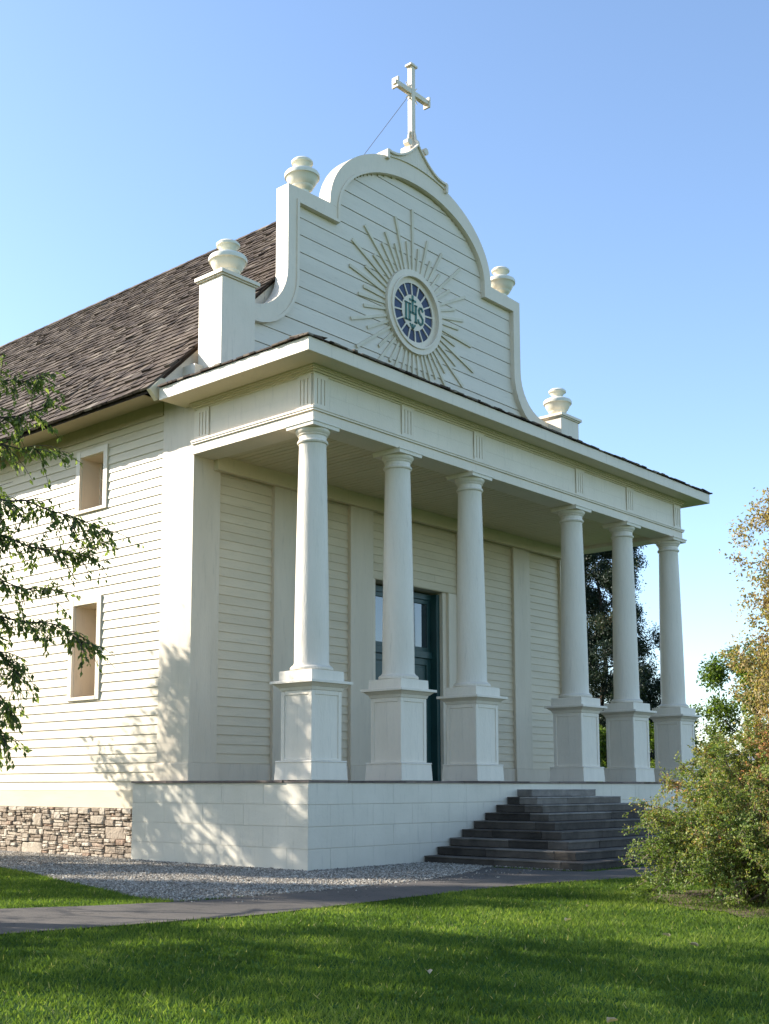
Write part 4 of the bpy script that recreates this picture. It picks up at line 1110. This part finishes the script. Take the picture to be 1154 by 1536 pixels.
# ------------------------------------------------------------------ twiggy bush at the right
def bush():
    rgn = np.random.default_rng(44); x, y = .25, -6.95; g = gz(x, y)
    root = empty('bush', (x, y, g)); tag(root, 'wide olive green and rusty bush with arching twigs on the lawn at the right edge', 'bush')
    mb = MB(); P = []; D = []; 
    for i in range(260):
        a = rgn.uniform(0, 2*math.pi); el = rgn.uniform(.0, 1.45)**1.15
        bx = Vector((x+rgn.normal(0, .28), y+rgn.normal(0, .28), g))
        R_ = rgn.uniform(.75, 1.0); hr, hz = 1.55*R_, 2.08*R_
        tip = Vector((x+hr*math.cos(a)*math.cos(el)*1.0, y+hr*math.sin(a)*math.cos(el), g+.12+hz*math.sin(el)**.85*(.95)))
        mid = bx.lerp(tip, .5)+Vector((0, 0, .35*math.cos(el)+.1))+Vector(rgn.normal(0, .07, 3))
        end = tip+Vector((math.cos(a)*.12, math.sin(a)*.12, -.12))*rgn.uniform(.2, 1.5)
        pts = [bx]
        for s in range(1, 9):
            u = s/8; pts.append((1-u)**3*bx+3*(1-u)**2*u*mid+3*(1-u)*u*u*tip+u**3*end+Vector(rgn.normal(0, .012, 3)))
        mb.tube(pts, [.009*(1-k/9)+.002 for k in range(9)], 4, rnd=float(rgn.random()))
        rust = rgn.random()
        for k in range(1, 9):
            for _ in range(4):
                d = Vector(rgn.normal(0, 1, 3))+Vector((math.cos(a), math.sin(a), .3))*.7; d.normalize(); L = rgn.uniform(.08, .3)
                q0 = pts[k].lerp(pts[k-1], rgn.random()); q1 = q0+d*L*.5; q2 = q1+(d+Vector((0, 0, -.35))).normalized()*L*.5
                mb.tube([q0, q1, q2], [.0028, .002, .0012], 3, rnd=float(rgn.random()))
                for _ in range(24):
                    u = rgn.random(); q = q0.lerp(q1, u*2) if u < .5 else q1.lerp(q2, u*2-1)
                    P.append((*(q+Vector(rgn.normal(0, .012, 3))), rust)); D.append(tuple(Vector(rgn.normal(0, 1, 3))+d*.5))
    # a few wild shoots reaching toward the steps
    for i in range(14):
        a = R(rgn.uniform(95, 215)); z0 = g+rgn.uniform(.35, 1.3)
        p = Vector((x+1.1*math.cos(a), y+1.1*math.sin(a), z0)); d = Vector((math.cos(a), math.sin(a), .35)); pts = [p]
        for s in range(5): d = (d+Vector((0, 0, -.16))).normalized(); pts.append(pts[-1]+d*rgn.uniform(.1, .15))
        mb.tube(pts, [.005, .004, .004, .003, .002, .001], 4)
        for _ in range(90):
            f = rgn.random()*5; k = min(int(f), 4); q = pts[k].lerp(pts[k+1], f-k)
            P.append((*(q+Vector(rgn.normal(0, .03, 3))), rgn.random())); D.append(tuple(rgn.normal(0, 1, 3)))
    mb.build('stems', 'twig', root, fix=False)
    P = np.array(P); D = np.array(D); rust = P[:, 3]; P = P[:, :3]
    nz = np.array([noise.noise(Vector(p)*2.2) for p in P])
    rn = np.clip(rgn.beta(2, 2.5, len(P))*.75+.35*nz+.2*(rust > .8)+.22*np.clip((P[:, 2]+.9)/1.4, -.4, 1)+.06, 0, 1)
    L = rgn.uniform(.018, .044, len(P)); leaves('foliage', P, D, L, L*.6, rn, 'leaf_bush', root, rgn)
bush()
mb = MB(); n = 26; cx, cy = .1, -6.9
mb.poly([(cx+(1.35+.15*math.sin(i*2.3)+.1*math.sin(i*5.1))*math.cos(2*math.pi*i/n), cy+(1.3+.14*math.cos(i*1.9))*math.sin(2*math.pi*i/n), gz(0, cy+1.3*math.sin(2*math.pi*i/n))+.012) for i in range(n)], [tuple(range(n))])
tag(mb.build('soil_bed', 'mud', fix=False), kind='structure')

# fallen leaves lying on the lawn
spots = [((-3.26, -6.44), 'pale curled leaf on the grass below the left half of the porch base'), ((-9.1, -6.5), 'pale leaf on the shaded lawn at the far left'), ((-6.3, -7.3), 'small tan leaf on the shaded lawn left of centre'),
         ((-2.2, -6.0), 'white curled leaf on the sunny grass in front of the steps'), ((-3.4, -7.5), 'pale leaf on the shaded lawn below the steps'), ((-5.3, -9.6), 'red brown leaf near the bottom edge of the lawn'), ((-3.7, -7.9), 'tiny tan leaf on the dark lawn right of centre'), ((-6.7, -8.9), 'tan leaf near the bottom edge at the centre')]
for i, ((x, y), l) in enumerate(spots):
    rgn = np.random.default_rng(100+i); mb = MB(); s = .036; n = 10; pts = [(0, 0, .004)]
    for k in range(n):
        a = 2*math.pi*k/n; r = s*(1+.35*math.cos(a))*(1+rgn.uniform(-.12, .12)); pts.append((r*math.cos(a), r*.6*math.sin(a), .022*abs(math.sin(a))+rgn.uniform(0, .008)))
    mb.poly(pts, [(0, 1+k, 1+(k+1) % n) for k in range(n)], 1.0 if 'red' in l else rgn.uniform(0, .6))
    ang = rgn.uniform(0, 6.28); o = mb.build('fallen_leaf', 'leaf_dry', fix=False, smooth=True, at=(x, y, gz(x, y)+.045)); o.rotation_euler = (rgn.uniform(-.2, .3), rgn.uniform(-.2, .2), ang)
    tag(o, l, 'leaf', 'fallen leaves on the lawn')
